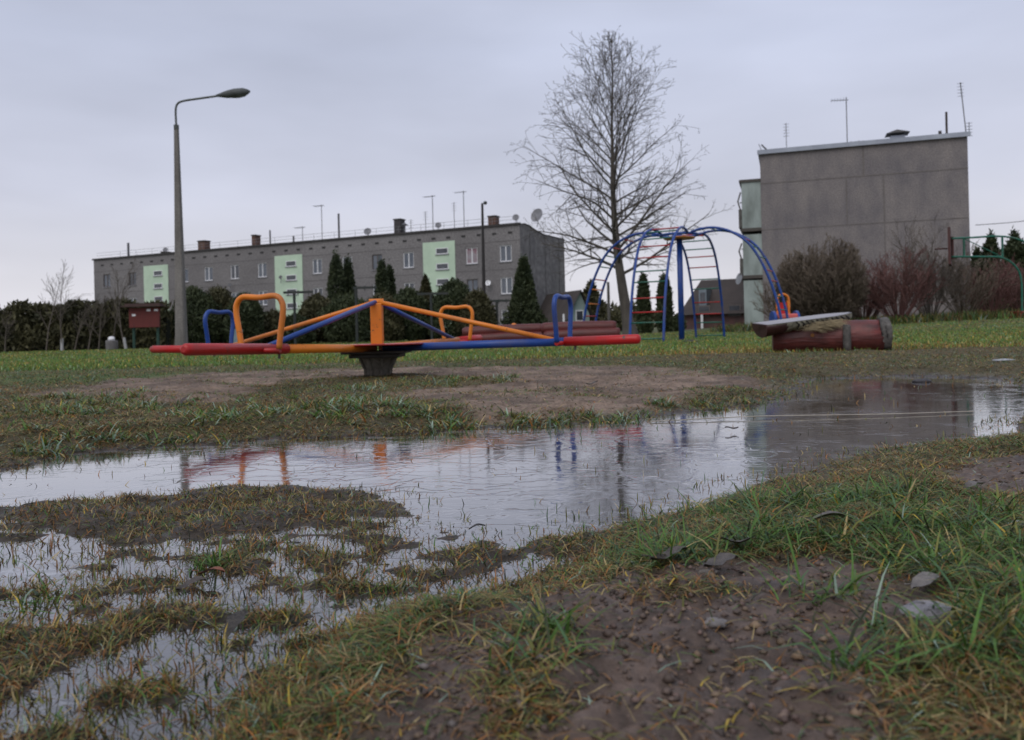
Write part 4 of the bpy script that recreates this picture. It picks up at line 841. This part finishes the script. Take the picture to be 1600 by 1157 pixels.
def on_roof(px, py0, py1, wpx, kind, m, back=1.2):
    t_, zt = fuz(px, py0); zt = zt+(zt-3)*back*.012; wd = wpx/F*(C0.y+dv.y*t_)
    if kind == 'chimney':
        MB().box(t_-wd/2, t_+wd/2, -back-.5, -back+.3, zroof-.3, zt).build('chimney', m, root)
        MB().box(t_-wd/2-.06, t_+wd/2+.06, -back-.56, -back+.36, zt, zt+.1).build('chimney_cap', mat('cap_dark', (.05, .045, .04)), root)
    elif kind == 'pipe': MB().tube([(t_, -back, zroof-.3), (t_, -back, zt)], wd/2, 8).build('vent_pipe', m, root)
    elif kind == 'ant':
        mb = MB(); mb.tube([(t_, -back, zroof-.3), (t_, -back, zt)], .035, 5)
        mb.tube([(t_+.9, -back, zt-.1), (t_-.3, -back, zt-.08)], .02, 4)
        for q in range(6): mb.tube([(t_+.9-.2*q, -back-.35, zt-.1), (t_+.9-.2*q, -back+.35, zt-.1)], .012, 3)
        mb.build('antenna', m, root)
    elif kind == 'mast':
        mb = MB(); mb.tube([(t_, -back, zroof-.3), (t_, -back, zt)], .03, 5)
        for q in range(4): mb.tube([(t_-.25, -back, zt-.1-.22*q), (t_+.25, -back, zt-.1-.22*q)], .012, 3)
        mb.build('antenna', m, root)
mat('cap_dark', (.05, .045, .04)); ST = mat('aerial_steel', (.13, .13, .14))
for a_ in [(304, 378, 390, 14, 'chimney', BRK), (386, 369, 380, 7, 'chimney', BRK), (612, 344, 358, 12, 'chimney', mat('black_brick', (.05, .045, .045))), (761, 339, 350, 13, 'chimney', BRK), (186, 380, 400, 3.5, 'pipe', ST), (409, 360, 378, 2.5, 'pipe', ST), (517, 334, 370, 3.2, 'pipe', ST), (244, 395, 400, 8, 'chimney', MATS['cap_dark']), (446, 369, 376, 3, 'pipe', ST), (490, 320, 368, 1, 'ant', ST), (460, 354, 375, 1, 'ant', ST), (665, 305, 350, 1, 'ant', ST), (714, 298, 350, 1, 'ant', ST), (699, 316, 350, 1, 'mast', ST), (654, 330, 352, 1, 'mast', ST), (631, 343, 355, 1, 'mast', ST)]: on_roof(*a_)
def dish(px, py, rpx, m, yb=-1.2, tz=0, par=None, Yd=None, az=.5):
    t_, z_ = fuz(px, py); r_ = rpx/F*(C0.y+dv.y*t_); mb = MB(); n_ = 16
    ring = [(0, 0)]+[(k/4*r_, (k/4)**2*r_*.28) for k in range(1, 5)]
    mb.v.append((0, 0, 0)); 
    for rr_, dd_ in ring[1:]:
        for k in range(n_): mb.v.append((rr_*math.cos(k*2*math.pi/n_), dd_, rr_*math.sin(k*2*math.pi/n_)))
    for k in range(n_): mb.f.append((0, 1+k, 1+(k+1) % n_))
    for j in range(3):
        for k in range(n_): mb.f.append((1+j*n_+k, 1+(j+1)*n_+k, 1+(j+1)*n_+(k+1) % n_, 1+j*n_+(k+1) % n_))
    o = mb.build('satellite_dish', m, root, (t_, yb, z_), True); o.rotation_euler = (.3, 0, az)
    MB().tube([(0, -.02, 0), (0, -.15, -.25*1), (0, -.15, -r_-.35)], .035, 5).build('dish_bracket', ST, o)
    MB().tube([(0, 0, -r_*.6), (0, r_*.8, -.05)], .02, 5).build('feed_arm', ST, o)
dish(831, 335, 11.5, mat('mesh_dish', (.25, .25, .27), None, 3, .6), -1.3, az=-.25); dish(800, 339, 5.5, MATS['mesh_dish'], -.8, az=.3); dish(565, 361, 6, MATS['mesh_dish'], -1.0, az=.4); dish(676, 351, 5, MATS['mesh_dish'], -1.0); dish(247, 390, 4, MATS['mesh_dish'], -1); dish(766, 443, 4.5, WHT, .4, az=.2); dish(443, 434, 3, ST, .4, az=.2); dish(364, 446, 3, ST, .4, az=.2)
tt_, zt_ = fuz(621, 350); MB().lathe([(.09, -.9), (.09, 0), (.36, .0), (.05, .22)], (tt_, -1.2, zt_), 10).build('vent_cowl', ST, root)

# right block
D0 = at(1194, 520, 50.0); D1 = at(1519, 520, 46.5); ev = D1-D0; ev.z = 0; Le = ev.length; ev.normalize(); thr = math.atan2(ev.y, ev.x)
zb = .3; root = empty('windowless_block_end', (D0.x, D0.y, zb), 'tall grey brown apartment block showing its windowless panelled end wall at right', 'building', rz=thr)
# local: x to the right, -y outwards to the camera
zR = at(1194, 238, 50).z-zb; DEP = 38
def rz_(px, py):
    r, u = ru(px, py); k = r/F; t = (k*D0.y-D0.x)/(ev.x-k*ev.y); Y = D0.y+ev.y*t; return t, HC+u/F*Y-zb
PEB = mat('pebble_dash', (.245, .218, .205), (.138, .127, .135), .75, .92, .5, (1, 1, .55), fine=15, lo=.3, hi=.7, bscale=12)
MB().box(0, Le, 0, DEP, -.5, zR).build('wall', PEB, root)
mb = MB()
zj1, zj2 = rz_(1300, 279)[1], rz_(1300, 353)[1]
xa, xb = rz_(1349, 260)[0], rz_(1381, 300)[0]; xc = rz_(1323, 300)[0]
mb.box(.0, Le, -.012, .0, zj1-.035, zj1+.035); mb.box(0, Le, -.012, 0, zj2-.03, zj2+.03); mb.box(0, Le, -.012, 0, 1.95, 2.0)
mb.box(xa-.05, xa+.05, -.013, 0, zj1+.035, zR-.05); mb.box(xb-.035, xb+.035, -.013, 0, zj2+.03, zj1-.035); mb.box(xc-.04, xc+.02, -.013, 0, zj2+.03, zj1-.035); mb.box(xb-.03, xb+.03, -.013, 0, 2.0, zj2-.03)
mb.build('panel_joint', mat('joint_mortar', (.125, .11, .105), (.165, .15, .14), 1.5, .9), root)
MB().box(-.12, Le+.12, -.16, DEP, zR, zR+.05).box(-.14, Le+.14, -.19, -.12, zR-.16, zR+.10).build('roof', mat('zinc_roof', (.36, .39, .44), (.26, .28, .33), .8, .45, metal=.3), root)
pm = mat('pale_mint_plaster', (.34, .39, .37), (.13, .15, .135), .9, .85, .2, (1, 1, .35), lo=.35, hi=.72)
BZ = [(rz_(1180, 356)[1], rz_(1180, 284)[1]), (rz_(1180, 430)[1], rz_(1180, 366)[1]), (-.4, rz_(1180, 438)[1])]
for i, (za, zb_) in enumerate(BZ):
    bal = MB().box(-1.12, -.003, .05, 3.6, za, zb_).build('balcony', pm, root); bal['label'] = ('upper', 'middle', 'lowest')[i]+' pale mint balcony side'
    MB().box(-1.2, -.003, 0, 3.7, za-.2, za-.003).build('floor_slab', mat('dark_slab', (.075, .065, .055)), bal)
    if i < 2:
        mb = MB(); hh = zb_-za
        mb.box(-1.32, -1.125, .1, 3.5, za+.05, za+hh*.42); mb.tube([(-1.22, .2, za+hh*.42), (-1.35, .2, za+hh*.6), (-1.18, .2, za+hh*.8)], .05, 6); mb.build('parapet', mat('weathered_sheet', (.10, .095, .085), (.06, .055, .05), 2, .8), bal)
MB().box(-1.25, -.0035, -.03, 3.8, BZ[0][1]+.003, BZ[0][1]+.16).build('balcony_roof', MATS['dark_slab'], root)
for k in range(7):
    for j in range(3):
        f = MB().box(-.06, -.003, 6+k*4.5, 7.5+k*4.5, 1.6+2.9*j, 3.0+2.9*j).build('window', WHT, root); MB().box(-.075, -.0605, 6.1+k*4.5, 7.4+k*4.5, 1.7+2.9*j, 2.9+2.9*j).build('pane', GLD, f)
t_, z_ = rz_(1405, 207); mb = MB(); mb.box(t_-.38, t_+.38, .6, 1.3, zR+.05, zR+.4); mb.build('vent_box', MATS['zinc_roof'], root)
mb = MB(); mb.quad((t_-.62, .35, zR+.52), (t_+.62, .35, zR+.52), (t_+.62, 1.55, zR+.52), (t_-.62, 1.55, zR+.52)); ap = (t_, .95, zR+.82)
for p1, p2 in (((-.62, .35), (.62, .35)), ((.62, .35), (.62, 1.55)), ((.62, 1.55), (-.62, 1.55)), ((-.62, 1.55), (-.62, .35))): mb.quad((t_+p1[0], p1[1], zR+.52), (t_+p2[0], p2[1], zR+.52), ap)
mb.tube([(t_-.3, .7, zR+.38), (t_-.3, .7, zR+.54)], .03, 5); mb.tube([(t_+.3, 1.2, zR+.38), (t_+.3, 1.2, zR+.54)], .03, 5); mb.build('vent_cap', MATS['cap_dark'], root)
for px, yt, wp, nm in ((1481, 172, 3.5, 'p'), (1471, 202, 5, 'p'), (1331, 219, 4, 'p'), (1228, 190, 1.3, 'm'), (1323, 149, 1.6, 'a'), (1343, 217, 1.2, 'c'), (1507, 125, 1.6, 'm'), (1517, 188, 1.2, 'm')):
    t_, z_ = rz_(px, yt); r_ = wp/2/F*48; mb = MB(); lean_ = .12 if px == 1507 else 0; mb.tube([(t_+lean_, .5, zR), (t_-lean_, .5, z_)], r_, 6)
    if nm == 'a':
        mb.tube([(t_-.85, .5, z_-.1), (t_+.12, .5, z_-.16)], .02, 4)
        for q in range(6): mb.tube([(t_-.8+.16*q, .1, z_-.11), (t_-.8+.16*q, .9, z_-.11)], .012, 3)
    if nm == 'm':
        for q in range(5): mb.tube([(t_-.16-lean_, .5, z_-.05-.18*q), (t_+.16-lean_, .5, z_-.05-.18*q)], .014, 3)
    if nm == 'c': mb.tube([(t_-.3, .5, z_-.05), (t_+.3, .5, z_-.05)], .02, 4)
    mb.build({'p': 'vent_pipe'}.get(nm, 'antenna'), mat('dark_pipe', (.05, .035, .03)) if nm == 'p' else ST, root)
def rdish(px, py, r_, root_, off=-1.3, yy=.3):
    t_, z_ = rz_(px, py); mb = MB(); mb.lathe([(.02, 0), (r_*.6, .03), (r_, .12), (r_*1.01, .13)], sides=16); o = mb.build('satellite_dish', mat('dish_grey', (.27, .28, .30)), root_, (t_, yy, z_), True); o.rotation_euler = (1.35, 0, -1.0)
    MB().tube([(0, 0, 0), (.0, -.15, -.3), (.5, -.15, -.4)], .03, 5).build('dish_bracket', ST, o)
rdish(1157, 436, .36, root)
for px, py in ((1158, 316), (1161, 389)):
    t_, z_ = rz_(px, py); MB().tube([(t_-.1, .3, z_), (t_+.4, .3, z_-.05)], .035, 5).build('wall_hook', ST, root)
t_, z_ = rz_(1200, 228); MB().tube([(.15, .3, zR), (-.05, .3, zR+.55)], .02, 4).tube([(.1, .3, zR+.5), (.45, .3, zR+.1)], .05, 5).build('antenna', ST, root)
w0, w1_ = at(1524, 352, 47), at(1790, 300, 40)
tag(MB().tube([w0.lerp(w1_, k/10)-Vector((0, 0, .35*math.sin(math.pi*k/10))) for k in range(11)], .02, 5).build('overhead_wire', ST), 'thin overhead wire running right from the windowless block', 'wire')

# brown roofed house
Yh = 62; a_, b_2 = at(1062, 515, Yh), at(1215, 511, Yh-3); rt = empty('brown_roof_house', (a_.x, a_.y, 0.2), 'low brick house with large dark brown roof left of the windowless block', 'house', rz=math.atan2(b_2.y-a_.y, b_2.x-a_.x)); Lw = (b_2-a_).length
ze_ = zat(1100, 490, Yh)-.2; zt_ = zat(1100, 435, Yh)-.2
MB().box(.3, Lw-.2, 0, 7, -.4, ze_+.05).build('wall', mat('red_brick_wall', (.13, .065, .06), (.08, .05, .048), 2, .9), rt)
mb = MB(); mb.quad((-.0, -.4, ze_-.1), (Lw, -.4, ze_-.1), (Lw, 3.5, zt_), (.9, 3.5, zt_)); mb.quad((0, 7.4, ze_-.1), (.9, 3.5, zt_), (Lw, 3.5, zt_), (Lw, 7.4, ze_-.1)); mb.quad((0, -.4, ze_-.1), (.9, 3.5, zt_), (0, 7.4, ze_-.1)); mb.quad((0, -.4, ze_-.1), (0, 7.4, ze_-.1), (Lw, 7.4, ze_-.1), (Lw, -.4, ze_-.1))
mb.build('roof', mat('brown_roof', (.060, .048, .044), (.04, .033, .031), .8, .9, .2), rt)
xx = (at(1097, 470, Yh).x-a_.x)
dm = MB().box(xx-.28, xx+.28, .2, 2.2, zat(1097, 480, Yh)-.2, zat(1097, 452, Yh)-.2).build('dormer', mat('pale_blue_wall', (.20, .24, .28)), rt); MB().box(xx-.18, xx+.18, .185, .199, zat(1097, 475, Yh)-.2, zat(1097, 458, Yh)-.2).build('window', GLD, dm)
for q in (1.4, 3.6, 5.6): f = MB().box(q, q+.9, -.05, -.003, .9, 1.75).build('window', FRB, rt); MB().box(q+.08, q+.82, -.06, -.0505, 1.0, 1.65).build('pane', GLD, f)
xx = at(1099, 505, Yh).x-a_.x; MB().box(xx-.08, xx+.08, -.5, -.38, -.3, ze_-.1).build('porch_post', WHT, rt)
# small pale gabled house
Yg = 68; a_ = at(905, 515, Yg); rt = empty('pale_gabled_house', (a_.x, a_.y, .1), 'small pale green gabled house seen left of the bare tree', 'house', rz=.35); zt_ = zat(905, 455, Yg)-.1
mb = MB(); mb.quad((-.9, 0, -.3), (.95, 0, -.3), (.95, 0, zt_*.45), (0.1, 0, zt_), (-.9, 0, zt_*.42)); mb.quad((-.9, 0, -.3), (-.9, 0, zt_*.42), (-.9, 7, zt_*.42), (-.9, 7, -.3)); mb.quad((.95, 0, -.3), (.95, 7, -.3), (.95, 7, zt_*.45), (.95, 0, zt_*.45)); mb.build('wall', mat('pale_green_wall', (.30, .38, .36), None, 1, .9), rt)
mb = MB(); mb.quad((0.1, -.35, zt_+.08), (0.1, 7, zt_+.08), (-1.25, 7, zt_*.3), (-1.25, -.35, zt_*.3)); mb.quad((0.1, -.35, zt_+.08), (1.3, -.35, zt_*.32), (1.3, 7, zt_*.32), (0.1, 7, zt_+.08)); mb.build('roof', MATS['brown_roof'], rt)
f = MB().box(-.3, .4, -.06, -.003, 1.0, 1.9).build('window', WHT, rt); MB().box(-.22, .32, -.07, -.061, 1.08, 1.82).build('pane', GLD, f)

# ------------------------------------------------------------------ SMALL THINGS BEFORE THE BLOCK
DG = mat('dark_green_steel', (.016, .026, .022), (.03, .03, .028), 8, .6)
def tpost(px, pxa, pxb, yt, yb, Y, label):
    b = at(px, yb, Y); g = gz(b.x, b.y); rt = empty('clothes_post', (b.x, b.y, g), label, 'clothes post', 'clothes-line posts before the long block'); zt_ = zat(px, yt, Y)-g
    MB().tube([(0, 0, -.1), (0, 0, zt_)], .055, 8).build('post', DG, rt); xa_, xb_ = at(pxa, yt, Y).x-b.x, at(pxb, yt, Y).x-b.x
    MB().box(xa_, xb_, -.045, .045, zt_, zt_+.09).build('cross_beam', DG, rt)
    mb = MB()
    for q in (.15, .5, .85): mb.tube([(xa_+(xb_-xa_)*q, 0, zt_-.08), (xa_+(xb_-xa_)*q, 0, zt_+.13)], .015, 5)
    mb.build('hook', DG, rt)
tpost(461, 443, 489, 459, 515, 32, 'dark T shaped clothes post left, before the middle mint stairwell')
tpost(558, 552, 588, 452, 530, 32, 'dark T shaped clothes post behind the merry-go-round centre')
tpost(675, 652, 700, 461, 530, 34, 'dark T shaped clothes post before the right mint stairwell')
tpost(777, 762, 796, 472, 512, 36, 'dark T shaped clothes post left of the conical spruce')
b = at(757, 505, 58); g = gz(b.x, b.y); rt = empty('tall_dark_mast', (b.x, b.y, g), 'tall thin dark pole with a small lamp on top before the long block', 'pole'); z_ = zat(753.5, 318, 58)-g
MB().tube([(0, 0, -.1), (at(753.5, 318, 58).x-b.x, 0, z_)], [.15, .085], 10).build('pole', mat('mast_black', (.022, .018, .018)), rt); MB().lathe([(.05, -.08), (.14, 0), (.12, .12), (.03, .17)], (at(756, 318, 58).x-b.x+.1, 0, z_-.02), 10).build('lamp', DG, rt)
b = at(952, 515, 58); rt = empty('utility_pole', (b.x, b.y, 0), 'short wooden utility pole left of the bare tree trunk', 'pole'); MB().tube([(0, 0, -.1), (0, 0, zat(952, 441, 58))], [.12, .09], 8).build('pole', GREYW, rt); MB().tube([(0, 0, 0), (0, 0, .9)], .15, 8).build('pale_footing', WHT, rt)
# notice board
Yn = 29.0; b = at(227, 545, Yn); g = gz(b.x, b.y); O = Vector((b.x, b.y, g)); rt = empty('notice_board', O, 'dark red wooden notice board with small roof on green posts before the hedge', 'notice board')
z0_, z1_ = zat(227, 512, Yn)-g, zat(227, 481, Yn)-g; NB = mat('board_red', (.13, .018, .014), (.09, .014, .012), 2, .7, .3, (8, 1, 1))
MB().box(-.53, .53, -.04, .04, z0_, z1_).build('board', NB, rt, bevel=.01)
for s in (-1, 1): MB().box(s*.42-.04, s*.42+.04, .045, .115, -.1, z1_).build('post', GRN if 0 else mat('post_green', (.012, .05, .035)), rt)
mb = MB(); mb.box(-.72, .66, -.25, .25, z1_+.03, z1_+.07); mb.box(-.62, .6, -.16, .16, z1_+.07, z1_+.14); mb.build('roof', mat('board_roof', (.07, .035, .03)), rt)
for q, zz in ((-.42, -.22), (.1, -.06), (.36, -.06)): MB().box(q, q+.13, -.048, -.0405, z1_+zz-.07, z1_+zz).build('paper_note', WHT, rt)
# grey bin
b = at(175, 548, 29.8); g = gz(b.x, b.y); rt = empty('grey_bin', (b.x, b.y, g), 'grey concrete litter bin with white liner standing before the hedge', 'bin')
MB().lathe([(.16, 0), (.2, .02), (.21, .3), (.19, .34)], sides=14).build('bin_body', mat('bin_grey', (.17, .16, .16), None, 8, .9, .3), rt, smooth=False)
mb = MB(); mb.lathe([(.10, .33), (.13, .38), (.09, .46), (.03, .48)], sides=10); mb.v = [(v_[0]*R_.uniform(.8, 1.2), v_[1], v_[2]) for v_ in mb.v]; mb.build('white_liner', WHT, rt)
b = at(370, 540, 30); g = gz(b.x, b.y); zt_ = zat(370, 514, 30)-g
mb = MB(); mb.box(-.20, .14, -.03, .03, 0, zt_); mb.v = [(v_[0]+(v_[2]*.12 if v_[0] > 0 else 0)+(.04 if v_[0] > 0 and v_[2] < .1 else 0), v_[1], v_[2]-(.0 if v_[0] < 0 else .03*v_[2])) for v_ in mb.v]
tag(mb.build('pale_board', mat('pale_blue_board', (.22, .30, .31)), None, (b.x, b.y, g)), 'pale blue upright board standing by the shrubs inside the orange handle', 'board')
b = at(881, 512, 45); tag(MB().box(-.05, .05, -.05, .05, -.1, zat(881, 491, 45)).build('white_stake', WHT, None, (b.x, b.y, 0)), 'thin white stake in front of the block end wall, right side', 'stake')
# far wood closing the horizon
n = 22000; X = rng.uniform(-160, 190, n); tp = 5.5+2.5*fbm(X*.05, X*0, 131, 4)+1.2*fbm(X*.4, X*0, 132, 2); Zt = rng.random(n)**.8*tp; Y = 190+rng.uniform(-4, 4, n)
tag(leaves('distant_wood', np.stack([X, Y, Zt], -1), 1.1, EVB), 'low dark wood along the horizon behind the houses', 'wood', kind='stuff')
